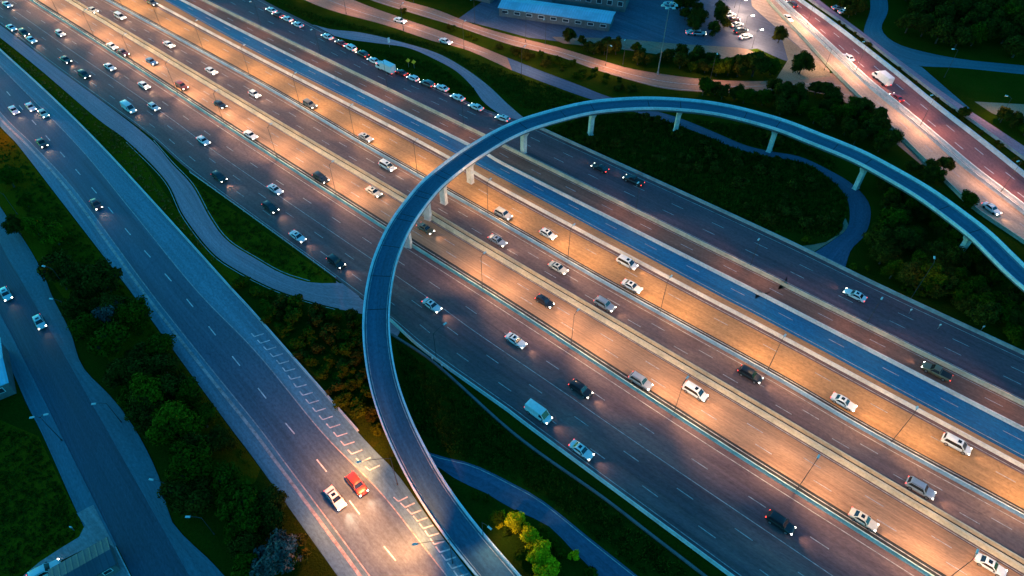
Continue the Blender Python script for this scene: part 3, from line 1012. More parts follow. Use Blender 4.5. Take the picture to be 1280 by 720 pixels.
    for k in ('body', 'cargo_box'):
        if k in d: d[k].materials.append(paint('tmp', (.5, .5, .5))) if not M.get('tmp') else d[k].materials.append(M['tmp'])
    return d


COLORS = {'white': (.78, .77, .75), 'silver': (.42, .43, .45), 'black': (.012, .012, .014), 'grey': (.12, .125, .13), 'red': (.38, .02, .018), 'maroon': (.10, .015, .012),
          'blue': (.05, .12, .25), 'gold': (.22, .16, .09), 'tan': (.42, .30, .18), 'cream': (.70, .62, .50)}
for k, c in COLORS.items(): M['paint_' + k] = paint('paint_' + k, c, .3, .4 if k in ('silver', 'grey', 'gold') else 0)
M['tmp'] = M['paint_white']
ORD = ['first', 'second', 'third', 'fourth', 'fifth', 'sixth', 'seventh', 'eighth', 'ninth', 'tenth', 'eleventh', 'twelfth', 'thirteenth', 'fourteenth', 'fifteenth', 'sixteenth', 'seventeenth', 'eighteenth', 'nineteenth', 'twentieth',
       'twenty first', 'twenty second', 'twenty third', 'twenty fourth', 'twenty fifth', 'twenty sixth', 'twenty seventh', 'twenty eighth']

# carriageway -> (guide polyline, direction, phrase)
LANES = {
    'A': ('mid', lerp_poly(HW['G'], HW['edge'], .5), 1, 'the wide lower carriageway'),
    'B': ('mid', lerp_poly(HW['G'], HW['C1'], .5), 1, 'the tan carriageway above the teal barrier'),
    'C': ('mid', lerp_poly(HW['C1'], HW['C2'], .5), 1, 'the grey carriageway above the cream barrier'),
    'D': ('mid', lerp_poly(HW['C2'], HW['W1'], .5), 1, 'the orange carriageway below the blue lane'),
    'E': ('mid', lerp_poly(HW['W2'], HW['Y'], .5), -1, 'the brown carriageway'),
    'F': ('mid', lerp_poly(HW['Y'], HW['F'], .7), -1, 'the far dark carriageway'),
    'R1': ('mid', np.array(smooth_poly(cent, 100)), 1, 'the left road'),
    'R0': ('mid', lerp_poly(extend(W(r0l), 40, 60), extend(W(r0r), 40, 60), .5), 1, 'the local road at far left'),
    'X': ('mid', lerp_poly(X1, X2, .5), -1, 'the corner expressway'),
    'T1': ('mid', lerp_poly(extend(W(t1u[:cut]), 60, 0), extend(W(t1l[:cut]), 60, 0), .5), 1, 'the upper street'),
    'T2': ('mid', lerp_poly(W(t2u), W(t2l), .5), 1, 'the street below the parking lot'),
    'XL': ('mid', lerp_poly(X0, X1, .5), 1, 'the pale side of the corner expressway'),
}
CARS = [
    # x, y, kind, colour, carriageway
    (9, 5, 'sedan', 'white', 'A'), (14, 34, 'sedan', 'white', 'A'), (30, 41, 'suv', 'black', 'A'), (39, 49, 'sedan', 'white', 'A'),
    (75, 41, 'hatchback', 'white', 'A'), (82, 74, 'sedan', 'black', 'A'), (105, 93, 'suv', 'black', 'A'), (137, 83, 'sedan', 'white', 'A'), (180, 106, 'sedan', 'white', 'A'),
    (161, 135, 'van', 'white', 'A'), (192, 133, 'hatchback', 'white', 'A'), (254, 175, 'sedan', 'white', 'A'), (274, 221, 'suv', 'black', 'A'),
    (344, 236, 'sedan', 'white', 'A'), (338, 259, 'suv', 'black', 'A'), (372, 295, 'sedan', 'white', 'A'), (420, 327, 'suv', 'black', 'A'),
    (540, 381, 'sedan', 'white', 'A'), (645, 425, 'sedan', 'white', 'A'), (726, 486, 'suv', 'black', 'A'), (673, 516, 'van', 'white', 'A'), (727, 562, 'sedan', 'white', 'A'), (976, 653, 'suv', 'black', 'A'),
    (154, 65, 'sedan', 'maroon', 'B'), (189, 76, 'sedan', 'blue', 'B'), (227, 107, 'suv', 'maroon', 'B'), (275, 130, 'sedan', 'black', 'B'), (313, 168, 'sedan', 'white', 'B'),
    (401, 222, 'suv', 'black', 'B'), (467, 239, 'sedan', 'cream', 'B'), (532, 285, 'sedan', 'gold', 'B'), (681, 376, 'hatchback', 'black', 'B'), (801, 476, 'suv', 'silver', 'B'),
    (869, 489, 'minivan', 'white', 'B'), (1080, 649, 'sedan', 'cream', 'B'), (1239, 706, 'sedan', 'white', 'B'), (140, 57, 'sedan', 'white', 'B'),
    (116, 12, 'sedan', 'cream', 'C'), (150, 20, 'minivan', 'white', 'C'), (211, 55, 'sedan', 'white', 'C'), (264, 88, 'sedan', 'white', 'C'), (318, 117, 'hatchback', 'white', 'C'),
    (484, 207, 'minivan', 'white', 'C'), (622, 300, 'sedan', 'silver', 'C'), (698, 334, 'sedan', 'cream', 'C'), (756, 380, 'suv', 'silver', 'C'), (938, 468, 'suv', 'black', 'C'), (1151, 610, 'suv', 'silver', 'C'),
    (190, 3, 'suv', 'grey', 'D'), (387, 130, 'suv', 'grey', 'D'), (457, 171, 'sedan', 'silver', 'D'), (629, 267, 'suv', 'silver', 'D'), (685, 292, 'hatchback', 'white', 'D'), (784, 328, 'minivan', 'white', 'D'),
    (790, 357, 'sedan', 'white', 'D'), (1055, 502, 'sedan', 'white', 'D'), (1196, 555, 'minivan', 'white', 'D'),
    (1171, 464, 'pickup', 'gold', 'E'),
    (339, 12, 'sedan', 'white', 'F'), (347, 18, 'sedan', 'maroon', 'F'), (359, 23, 'sedan', 'white', 'F'), (372, 30, 'sedan', 'white', 'F'), (409, 45, 'sedan', 'white', 'F'), (426, 53, 'sedan', 'red', 'F'), (438, 59, 'suv', 'white', 'F'),
    (453, 67, 'suv', 'black', 'F'), (467, 75, 'sedan', 'white', 'F'), (482, 86, 'box_truck', 'white', 'F'), (501, 90, 'sedan', 'maroon', 'F'), (516, 97, 'hatchback', 'white', 'F'), (534, 104, 'suv', 'grey', 'F'), (552, 109, 'sedan', 'white', 'F'), (572, 121, 'sedan', 'white', 'F'), (595, 133, 'sedan', 'white', 'F'), (628, 147, 'hatchback', 'white', 'F'),
    (750, 209, 'sedan', 'black', 'F'), (792, 225, 'pickup', 'black', 'F'), (1069, 368, 'sedan', 'white', 'F'),
    (17, 137, 'sedan', 'white', 'R1'), (38, 133, 'sedan', 'white', 'R1'), (54, 141, 'sedan', 'cream', 'R1'), (52, 178, 'sedan', 'maroon', 'R1'), (120, 255, 'hatchback', 'red', 'R1'), (419, 622, 'sedan', 'white', 'R1'), (446, 605, 'suv', 'red', 'R1'),
    (49, 402, 'hatchback', 'white', 'R0'), (7, 367, 'hatchback', 'white', 'R0'),
    (990, 5, 'suv', 'maroon', 'X'), (1061, 71, 'sedan', 'white', 'X'), (1102, 99, 'box_truck', 'white', 'X'), (1121, 121, 'sedan', 'red', 'X'),
    (557, 51, 'sedan', 'white', 'T1'), (500, 25, 'sedan', 'white', 'T1'),
    (985, 22, 'sedan', 'white', 'XL'), (1240, 260, 'sedan', 'white', 'XL'),
]
CATN = {'sedan': 'car', 'hatchback': 'car', 'suv': 'suv', 'minivan': 'minivan', 'pickup': 'pickup truck', 'van': 'van', 'box_truck': 'truck'}
KN = {'suv': 'SUV', 'pickup': 'pickup truck', 'box_truck': 'box truck'}
HEADW = {'A': 750, 'B': 700, 'C': 700, 'D': 700, 'E': 400, 'F': 200, 'R1': 600, 'R0': 150, 'X': 500, 'T1': 900, 'T2': 900, 'XL': 900}


def make_car(px, py, kind, col, lane, label, group, heading=None, lights=True):
    if kind not in CM: CM[kind] = build_car_meshes(kind)
    d = CM[kind]
    X, Y = at(px, py, .8)
    if heading is None:
        G = np.asarray(LANES[lane][1]); i = int(np.argmin(np.linalg.norm(G - V2((X, Y)), axis=1)))
        i = min(max(i, 1), len(G) - 2)
        tdir = (G[i + 1] - G[i - 1]) * LANES[lane][2]
        heading = math.atan2(tdir[1], tdir[0])
    scl = .93
    root = empty('box_truck' if kind == 'box_truck' else 'pickup_truck' if kind == 'pickup' else 'delivery_van' if kind == 'van' else kind, (X, Y, .075), heading)
    tag(root, label, CATN[kind], group)
    root.scale = (scl, scl, scl)
    far = math.hypot(X, Y) > 165
    def sub(name, me, mat, parent=root, own=False):
        o = bpy.data.objects.new(name, me); COL.objects.link(o); o.parent = parent
        if not me.materials: me.materials.append(mat)
        if own:
            o.material_slots[0].link = 'OBJECT'; o.material_slots[0].material = mat
        return o
    pm = M['paint_' + col]
    sub('body', d['body'], pm, own=True)
    if 'cargo_box' in d: sub('cargo_box', d['cargo_box'], M['paint_white'], own=True)
    sub('windshield', d['windshield'], M['glass'])
    sub('rear_window', d['rear_window'], M['glass'])
    for m in d['headlight']: sub('headlight', m, M['headlight'])
    for m in d['taillight']: sub('taillight', m, M['taillight'])
    if 'cargo_bed' in d: sub('cargo_bed', d['cargo_bed'], M['trim'])
    for m in d['side_window']: sub('side_window', m, M['glass'])
    for p in d['wheel_pos']:
        wo = sub('wheel', d['wheel'], M['tyre']); wo.location = p
        if not far: sub('rim', d['rim'], M['rim'], wo)
    if not far:
        for m in d['mirror']: sub('mirror', m, M['trim'])
        if 'bumper' in d: sub('bumper', d['bumper'], M['trim'])
        if 'roof_rack' in d: sub('roof_rack', d['roof_rack'], M['trim'])
        if 'sunroof' in d: sub('sunroof', d['sunroof'], M['glass'])
    if lights and HEADW.get(lane, 0):
        ld = bpy.data.lights.new('headlamp', 'SPOT')
        ld.energy = HEADW[lane] * rng.uniform(.7, 1.3) * (4 if lane == 'R1' and py > 500 else 1)
        ld.color = (1.0, .60, .34)
        ld.spot_size = R(78); ld.spot_blend = 1.0; ld.shadow_soft_size = .25
        lo = bpy.data.objects.new('headlamp', ld); COL.objects.link(lo); lo.parent = root
        lo.location = (SPEC[kind]['L'] / 2 + .12, 0, .95)
        lo.rotation_euler = (0, -R(90 - 5), 0)      # -Z axis of the lamp turned to +X and down
    return root


by = {}
for c in CARS: by.setdefault(c[4], []).append(c)
for lane, L in by.items():
    L.sort(key=lambda c: c[0])
    for i, (x, y, kind, col, _) in enumerate(L):
        kn = KN.get(kind, kind)
        if len(L) == 1: lab = f'{col} {kn} driving alone on {LANES[lane][3]}'
        else:
            pos = 'leftmost vehicle' if i == 0 else 'rightmost vehicle' if i == len(L) - 1 else f'{ORD[i]} vehicle from the left'
            lab = f'{col} {kn}, {pos} on {LANES[lane][3]}'
        make_car(x, y, kind, col, lane, lab, 'vehicles on ' + LANES[lane][3])

# parked cars
PARK = [(905, 13, 'sedan', 'grey', 20), (911, 18, 'suv', 'white', 20), (917, 24, 'sedan', 'maroon', 20), (921, 30, 'sedan', 'silver', 25), (926, 38, 'suv', 'black', 25), (932, 45, 'sedan', 'white', 25),
        (866, 40, 'sedan', 'white', -5), (874, 41, 'suv', 'silver', -5), (1048, 9, 'sedan', 'silver', 10), (1056, 14, 'sedan', 'white', 10), (55, 714, 'suv', 'white', 35)]
pw = {0: 'nearest the top of the lot row under the lamps', 1: 'second from the top of the lot row under the lamps', 2: 'third from the top of the lot row under the lamps',
      3: 'fourth from the top of the lot row under the lamps', 4: 'fifth from the top of the lot row under the lamps', 5: 'lowest in the lot row under the lamps',
      6: 'left of two below the lot trees', 7: 'right of two below the lot trees', 8: 'left of two beyond the corner expressway', 9: 'right of two beyond the corner expressway', 10: 'on the driveway in the lower left corner'}
for i, (x, y, k, c, a) in enumerate(PARK):
    make_car(x, y, k, c, None, f'{c} {KN.get(k, k)} parked {pw[i]}', 'parked cars', R(a), False)

# ------------------------------------------------------------------ lamps
LM = {}
def lamp_meshes(key, H, arm, double=False):
    if (key, H, arm) in LM: return LM[(key, H, arm)]
    d = {}
    m = MB(); m.tube([(0, 0, 0), (0, 0, .5), (0, 0, .52), (0, 0, H)], [.12, .12, .065, .04], 8)
    d['pole'] = m.mesh('pole', True)
    arms, heads, lens = [], [], []
    for s in ((1, -1) if double else (1,)):
        m = MB(); m.tube([(0, 0, H - .3), (s * arm * .3, 0, H + .15), (s * arm * .75, 0, H + .32), (s * arm, 0, H + .32)], [.05, .045, .04, .035], 6)
        arms.append(m.mesh('arm', True))
        m = MB(); m.add(*frustum((arm * s - .42, arm * s + .42, .17, H + .24), (arm * s - .30, arm * s + .34, .11, H + .42)))
        heads.append(m.mesh('lamp_head'))
        m = MB(); m.box(arm * s - .3, arm * s + .3, -.12, .12, H + .20, H + .237)
        lens.append(m.mesh('lens'))
    d['arms'], d['heads'], d['lens'] = arms, heads, lens
    LM[(key, H, arm)] = d
    return d


def lamp(loc, rz, H, arm, label, group, power=0, col=(1, .56, .24), double=False, tilt=20, size=118, z=.05, lit=True, hot=False):
    d = lamp_meshes('d' if double else 's', H, arm, double)
    root = empty('street_lamp', (loc[0], loc[1], z), rz)
    tag(root, label, 'street lamp', group)
    link('pole', d['pole'], root, M['pole'])
    for i in range(len(d['arms'])):
        link('arm', d['arms'][i], root, M['pole'])
        hd = link('lamp_head', d['heads'][i], root, M['lamp_housing'])
        o = link('lens', d['lens'][i], hd, M['lamp_warm'])
        if hot:
            o.material_slots[0].link = 'OBJECT'; o.material_slots[0].material = M['lamp_hot']; o.scale = (1.5, 2.2, 1)
        if not lit:
            o.material_slots[0].link = 'OBJECT'; o.material_slots[0].material = M['lamp_off']
        if power:
            s = 1 if i == 0 else -1
            # street luminaires throw two beams, up and down the road
            for fb in (-1, 0, 1):
                ld = bpy.data.lights.new('lamp_light', 'SPOT'); ld.energy = power * (.22 if fb == 0 else .39); ld.color = col
                ld.spot_size = R(size); ld.spot_blend = .9; ld.shadow_soft_size = .35
                lo = bpy.data.objects.new('lamp_light', ld); COL.objects.link(lo); lo.parent = root
                lo.location = (arm * s, 0, H + .12)
                dv = Vector((s * math.tan(R(tilt)), fb * 1.0, -1)).normalized()
                lo.rotation_euler = dv.to_track_quat('-Z', 'Y').to_euler()
    return root


def added_lamp_row(poly, spacing, start, H, arm, power, where, group, sidesign, col=(1, .59, .29), tilt=20, size=118, fade=1.0):  # rows of lamps added to spread warm light along the roads
    A = smooth_poly(poly, step=1.0)
    pts = []
    d = np.r_[0, np.cumsum(np.linalg.norm(np.diff(A, axis=0), axis=1))]
    s = start
    while s < d[-1] - 30:
        i = int(np.searchsorted(d, s)); pts.append(i); s += spacing
    NP = len(pts)
    pts = [i for i in pts if np.min(np.linalg.norm(cl - A[i], axis=1)) > 8]
    for k, i in enumerate(pts):
        t = A[min(i + 1, len(A) - 1)] - A[i - 1]; t /= np.linalg.norm(t)
        n = np.array([-t[1], t[0]]) * sidesign
        pos = 'farthest' if k == 0 else f'{ORD[k]} from the upper left'
        if k == len(pts) - 1: pos = 'nearest the lower right'
        if k == 0: pos = 'nearest the upper left'
        lamp(A[i], math.atan2(n[1], n[0]), H, arm, f'slim street lamp in an added row on {where}, {pos}', group, power * (fade ** k), col, tilt=tilt, size=size)


added_lamp_row(HW['G'], 24, 50.5, 10.4, 1.2, 30000, 'the teal barrier', 'mostly added street lamps on the teal barrier', 1, tilt=13, size=104)  # a lone pole is known here, the rest fill in lane light
added_lamp_row(HW['C2'], 24, 58, 10.4, 1.2, 25000, 'the pale blue barrier', 'added street lamps on the pale blue barrier', 1, (1, .57, .24), tilt=16, size=106)
added_lamp_row(HW['Y'], 30, 74, 9.5, 1.2, 6500, 'the upper cream barrier', 'added street lamps on the upper cream barrier', -1, (1, .50, .26), tilt=22, size=100)
added_lamp_row(X1, 30, 66, 9.5, 1.4, 52000, 'the corner expressway median', 'added street lamps on the corner expressway', -1, (1, .54, .34), tilt=-8, size=112, fade=.80)
for p, a, lab, pw_ in [((-12, 172), 40, 'added street lamp beside the left road at the left edge of the photo', 10000), ((-50, 108), 40, 'added street lamp beside the left road beyond the left edge of the photo', 10000),
                  ((497, 606), 190, 'added street lamp on the hatched merge just left of the flyover', 80000), ((566, 704), 190, 'added street lamp on the hatched merge at the bottom of the photo', 125000)]:
    lamp(at(*p), R(a), 9.5, 5.0 if p[0] > 300 else 1.6, lab, 'added street lamps of the left road', pw_, (1, .30, .085), z=.03, tilt=22, size=92 if p[0] > 300 else 104)  # lamps added for the warm glow on the left road

# other lamps seen, then some added for their light
def toward(px0, px1):
    a = V2(at(*px0)); b = V2(at(*px1)); t = b - a
    return math.atan2(t[1], t[0])
lamp(at(78, 551), R(15), 8.0, 1.1, 'double headed pale street lamp on the local road edge by the field', 'left side street lamps', 0, double=True, lit=True, z=.1)
for p, a, lab in [((22, 268), 170, 'curved white street lamp among the uppermost trees at far left'), ((84, 362), 165, 'curved white street lamp beside the middle trees at far left'),
                  ((95, 402), 170, 'curved white street lamp over the pavement opposite the small white car'), ((152, 528), 190, 'short white street lamp at the foot of the big round green tree'),
                  ((222, 625), 170, 'short white street lamp beside the lower dark trees'), ((268, 668), 180, 'pale blue street lamp among the lowest trees')]:
    lamp(at(*p), R(a), 6.5, 2.0, lab, 'left side street lamps', 0, lit=True, z=.0)
lamp(at(546, 450), R(45), 8.5, 3.0, 'gooseneck street lamp on the verge just right of the flyover', 'roadside street lamps', 0, lit=False, z=.0)
lamp(at(1138, 374), R(70), 11.2, 1.2, 'tall single street lamp beside the woods at right', 'roadside street lamps', 900, (1, .6, .3), z=.0, tilt=5, size=140)
lamp(at(1180, 97), R(180), 9.0, 1.6, 'slender street lamp standing on the dark lawn in the upper right', 'roadside street lamps', 0, lit=False, z=0)
lamp(at(657, 52), R(100), 9, 1.6, 'street lamp beside the upper street in front of the long blue roof', 'roadside street lamps', 8000, (1, .58, .34), z=0, tilt=5, size=145)
lamp(at(757, 82), R(-60), 7, 1.6, 'short street lamp on the street below the parking lot', 'roadside street lamps', 5500, (1, .55, .3), z=0, tilt=10, size=145)
for p, lab in [((918, 10), 'bright lot lamp at the very top of the parked row'), ((921, 22), 'bright lot lamp beside the upper end of the parked row'), ((929, 42), 'bright lot lamp beside the middle of the parked row'), ((940, 60), 'bright lot lamp beside the lower end of the parked row')]:
    lamp(at(*p), R(0), 6, 1.0, lab, 'bright lot lamps', 15000, (1, .66, .40), z=0, tilt=8, size=150, hot=True)
lamp(at(1030, 88), R(150), 7, 1.4, 'street lamp on the sandy corner left of the expressway', 'roadside street lamps', 6000, (1, .58, .28), z=0, tilt=5, size=150)
lamp(at(1248, 150), R(150), 7, 1.4, 'street lamp on the sandy patch at the right edge', 'roadside street lamps', 3000, (1, .58, .28), z=0, tilt=5, size=150)

added_lamp_row(extend(W([(300, -40), (380, 0), (480, 31), (585, 63), (640, 88)]), 0, 40), 24, 12, 8.5, 1.4, 9000, 'the lower edge of the upper street', 'added street lamps along the upper street', 1, (1, .56, .36), tilt=20, size=120)  # this row and the next added to warm the upper streets
added_lamp_row(extend(W([(496, -4), (588, 28), (661, 49), (757, 76), (860, 96), (972, 100)]), 0, 30), 27, 8, 8.5, 1.4, 7500, 'the street below the parking lot', 'added street lamps below the parking lot', -1, (1, .56, .32), tilt=20, size=120)
lamp(at(604, 672), R(-40), 6.0, 1.6, 'short added street lamp beside the yellow green clump at the flyover foot', 'roadside street lamps', 4200, (1, .70, .34), z=0, tilt=30, size=105)  # added to throw warm light on the clump
# high mast
hx, hy = at(822, 93)
hm = empty('high_mast_lamp', (hx, hy, 0)); tag(hm, 'very tall pale lighting mast with a wide crown standing by the upper street', 'lighting mast')
m = MB(); m.tube([(0, 0, 0), (0, 0, .8), (0, 0, .82), (0, 0, 22)], [.3, .3, .16, .08], 10); link('pole', m.mesh('pole', True), hm, M['rail'])
m = MB()
m.tube([(1.9 * math.cos(a), 1.9 * math.sin(a), 21.8) for a in np.linspace(0, 2 * math.pi, 20)], .07, 6)
for a in (0, math.pi / 2): m.tube([(-1.9 * math.cos(a), -1.9 * math.sin(a), 21.8), (1.9 * math.cos(a), 1.9 * math.sin(a), 21.8)], .05, 6)
link('crown_ring', m.mesh('crown_ring', True), hm, M['lamp_housing'])
for k in range(6):
    a = k * math.pi / 3
    m = MB(); m.add(*frustum((-.5, .5, .32, 21.35), (-.35, .35, .2, 21.75))); m.v = [(x + 1.9 * math.cos(a), y + 1.9 * math.sin(a), z) for x, y, z in m.v]
    link('lamp_head', m.mesh('lamp_head'), hm, M['lamp_housing'])

# small posts and signs
def post(px, label, h=1.1, mat='sign_white'):
    x, y = at(*px)
    r = empty('marker_post', (x, y, .05)); tag(r, label, 'marker post', 'marker posts')
    m = MB(); m.tube([(0, 0, 0), (0, 0, h)], .07, 6); link('post', m.mesh('post'), r, M['rail'])
    m = MB(); m.box(-.16, .16, -.06, .06, h - .1, h + .35); link('reflector', m.mesh('reflector'), r, M[mat])
for p, l in [((1136, 392), 'white marker post on the far carriageway below the tall street lamp'), ((1172, 411), 'white marker post right of the tall street lamp on the far carriageway'), ((1226, 413), 'white marker post on the verge at the right edge'),
             ((541, 452), 'white marker post left of the gooseneck lamp'), ((553, 461), 'white marker post right of the gooseneck lamp'), ((93, 663), 'pale marker post on the lawn beside the driveway')]:
    post(p, l)
for px, lab in [((511, 84), 'left yellow warning sign on the grass inside the slip road'), ((518, 86), 'right yellow warning sign on the grass inside the slip road')]:
    x, y = at(*px)
    r = empty('warning_sign', (x, y, 0), R(15)); tag(r, lab, 'road sign', 'yellow warning signs')
    m = MB(); m.tube([(0, 0, 0), (0, 0, 2.0)], .06, 6); link('post', m.mesh('post'), r, M['rail'])
    m = MB(); v = [(0, 1.6), (.75, 2.35), (0, 3.1), (-.75, 2.35)]
    m.add([(a, -.08, b) for a, b in v] + [(a, -.11, b) for a, b in v], [(0, 1, 2, 3), (7, 6, 5, 4)] + [(i, 4 + i, 4 + (i + 1) % 4, (i + 1) % 4) for i in range(4)])
    link('sign_panel', m.mesh('sign_panel'), r, M['sign_yellow'])
x, y = at(487, 59)
r = empty('road_sign', (x, y, 0), R(40)); tag(r, 'narrow white road sign on a post at the edge of the slip road', 'road sign')
m = MB(); m.tube([(0, 0, 0), (0, 0, 2.2)], .06, 6); link('post', m.mesh('post'), r, M['rail'])
m = MB(); m.box(-.4, .4, -.1, -.065, 1.6, 3.3); link('sign_panel', m.mesh('sign_panel'), r, M['sign_white'])

# ------------------------------------------------------------------ buildings
def building(px, w, d, hgt, rz, label, roof, pitch=.0, over=.4, nwin=6, name='building', roofname='roof'):
    """px marks the near left ground corner; w along local x, d along local y (away)"""
    X, Y = at(*px)
    r = empty(name, (X, Y, 0), rz); tag(r, label, 'building')
    m = MB(); m.box(0, w, 0, d, -.1, hgt); link('wall', m.mesh('wall'), r, M['wall_grey'])
    m = MB()
    if pitch:
        a = [(-over, -over, hgt + .02), (w + over, -over, hgt + .02), (w + over, d / 2, hgt + pitch), (-over, d / 2, hgt + pitch), (-over, d + over, hgt + .02), (w + over, d + over, hgt + .02)]
        b = [(x, y, z + .18) for x, y, z in a]
        m.add(a + b, [(6, 7, 8, 9), (9, 8, 11, 10), (0, 3, 2, 1), (3, 4, 5, 2), (0, 1, 7, 6), (4, 10, 11, 5), (1, 2, 8, 7), (2, 5, 11, 8), (0, 6, 9, 3), (3, 9, 10, 4)])
    else:
        m.box(-over, w + over, -over, d + over, hgt + .005, hgt + .3)
        for q in ((.2, w - .2, .2, .5), (.2, w - .2, d - .5, d - .2)): m.box(q[0], q[1], q[2], q[3], hgt + .302, hgt + .62)
    ro = link(roofname, m.mesh(roofname), r, roof)
    if not pitch:
        m = MB()
        for k in range(3): m.box(w * (.2 + .28 * k), w * (.2 + .28 * k) + 1.4, d * .4, d * .4 + 1.2, hgt + .302, hgt + 1.15)
        link('roof_unit', m.mesh('roof_unit'), ro, M['lamp_housing'])
    for k in range(nwin):
        x0 = w * (k + .25) / nwin; x1 = w * (k + .75) / nwin
        f = link('window', MB().box(x0, x1, -.06, .05, hgt * .42, hgt * .8).mesh('window'), r, M['sign_white'])
        link('pane', MB().box(x0 + .12, x1 - .12, -.075, -.063, hgt * .42 + .12, hgt * .8 - .12).mesh('pane'), f, M['window'])
    link('door', MB().box(w * .02 + .3, w * .02 + 1.5, -.07, .05, 0, 2.2).mesh('door'), r, M['door'])
    return r


sx, sy = at(624, 24); ex, ey = at(762, 44)
rzs = math.atan2(ey - sy, ex - sx); wl_ = math.hypot(ex - sx, ey - sy)
building((624, 20), wl_, 8.0, 2.9, rzs, 'long low building with a pale blue pitched metal roof at the top of the photo', M['roof_blue'], .8, nwin=9, name='long_shed')
building((690, 3), 26, 9, 4.5, rzs, 'dark flat roofed building behind the long blue roof', M['roof_dark'], 0, nwin=7)
building((585, -2), 9, 7, 5, R(-28), 'small dark roofed building left of the long blue roof', M['roof_dark'], .9, nwin=3, name='house')
building((530, -8), 9, 6, 4, R(-30), 'small grey house with a dark roof at the top left of the upper streets', M['roof_dark'], 1.0, nwin=3, name='house')
building((-108, 545), 17, 12, 3.6, R(33), 'building with a cyan metal roof at the left edge beside the field', M['roof_cyan'], .6, nwin=4)
building((84, 752), 8, 4.5, 2.8, R(36), 'low building with a dark blue roof in the lower left corner', M['roof_dark'], .5, nwin=3)
building((1040, -12), 10, 7, 3.6, R(-35), 'small house behind trees beyond the corner expressway', M['roof_dark'], 1.0, nwin=3, name='house')

# ------------------------------------------------------------------ trees and shrubs
nr = np.random.default_rng(11)
def foliage(name, Rr, Hh, z0, nb, nl, leaf, seed):
    """clumped crown: leaf faces on several uneven lobes"""
    q = np.random.default_rng(seed)
    cs, rs = [], []
    for k in range(nb):
        a = q.uniform(0, 2 * math.pi); rr = Rr * math.sqrt(q.uniform(0, 1)) * .72
        t = q.uniform(.12, 1.0) * (1 - .45 * (rr / Rr) ** 2)
        cs.append((rr * math.cos(a), rr * math.sin(a), z0 + Hh * t * .85)); rs.append(Rr * q.uniform(.15, .42))
    cs = np.array(cs); rs = np.array(rs)
    which = q.choice(nb, nl, p=rs ** 2 / np.sum(rs ** 2))
    dirs = q.normal(size=(nl, 3)); dirs /= np.linalg.norm(dirs, axis=1)[:, None]
    dirs[:, 2] = np.where(dirs[:, 2] < -.35, -dirs[:, 2], dirs[:, 2])
    pos = cs[which] + dirs * (rs[which] * q.uniform(.45, 1.35, nl) ** 1)[:, None] * np.array([1, 1, .85])
    nn = dirs + q.normal(scale=.55, size=(nl, 3)); nn /= np.linalg.norm(nn, axis=1)[:, None]
    t1_ = np.cross(nn, q.normal(size=(nl, 3))); t1_ /= np.linalg.norm(t1_, axis=1)[:, None]
    t2_ = np.cross(nn, t1_)
    s = leaf * q.uniform(.5, 1.25, nl)[:, None]
    v = np.stack([pos - t1_ * s, pos - t2_ * s * .55, pos + t1_ * s, pos + t2_ * s * .55], 1).reshape(-1, 3)
    f = np.arange(nl * 4).reshape(-1, 4)
    me = bpy.data.meshes.new(name)
    me.from_pydata(v.tolist(), [], f.tolist()); me.update()
    return me, cs, rs


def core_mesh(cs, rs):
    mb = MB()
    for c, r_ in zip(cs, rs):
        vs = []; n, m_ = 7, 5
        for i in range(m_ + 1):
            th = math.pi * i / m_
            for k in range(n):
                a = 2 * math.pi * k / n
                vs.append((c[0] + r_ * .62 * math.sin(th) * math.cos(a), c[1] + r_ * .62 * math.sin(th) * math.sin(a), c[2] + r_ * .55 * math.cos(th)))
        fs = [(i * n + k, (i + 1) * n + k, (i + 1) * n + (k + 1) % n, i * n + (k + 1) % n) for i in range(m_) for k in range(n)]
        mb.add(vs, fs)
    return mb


TP = []
for i in range(7):
    Rr = 3.0; Hh = [4.2, 5.0, 3.6, 4.6, 5.4, 3.9, 4.8][i]; z0 = 1.3
    me, cs, rs = foliage('crown', Rr, Hh, z0, 26 + 2 * i, 5500, .30, 100 + i)
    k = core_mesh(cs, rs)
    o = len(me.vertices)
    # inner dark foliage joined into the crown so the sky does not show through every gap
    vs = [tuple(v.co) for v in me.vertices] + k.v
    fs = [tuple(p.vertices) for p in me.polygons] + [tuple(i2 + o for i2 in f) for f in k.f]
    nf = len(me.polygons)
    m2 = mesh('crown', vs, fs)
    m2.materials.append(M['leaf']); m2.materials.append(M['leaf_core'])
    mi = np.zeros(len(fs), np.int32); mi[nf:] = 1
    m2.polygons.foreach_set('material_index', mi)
    t = MB(); t.tube([(0, 0, -.1), (.05, 0, 1.2), (.0, .08, z0 + Hh * .45)], [.26, .2, .12], 7)
    for q in range(4):
        a = q * 1.6 + i; c = cs[q]
        t.tube([(0.02, 0, 1.3), (c[0] * .5, c[1] * .5, (1.3 + c[2]) / 2), (c[0] * .9, c[1] * .9, c[2])], [.12, .08, .04], 5)
    TP.append((m2, t.mesh('trunk', True)))
SP = []
for i in range(5):
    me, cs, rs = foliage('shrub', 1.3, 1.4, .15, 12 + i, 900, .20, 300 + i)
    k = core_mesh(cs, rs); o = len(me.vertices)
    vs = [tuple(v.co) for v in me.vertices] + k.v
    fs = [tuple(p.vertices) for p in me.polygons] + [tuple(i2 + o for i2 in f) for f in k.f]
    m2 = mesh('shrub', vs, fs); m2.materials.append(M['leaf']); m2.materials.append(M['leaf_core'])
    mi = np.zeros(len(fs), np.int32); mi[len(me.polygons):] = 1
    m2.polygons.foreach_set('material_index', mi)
    SP.append(m2)


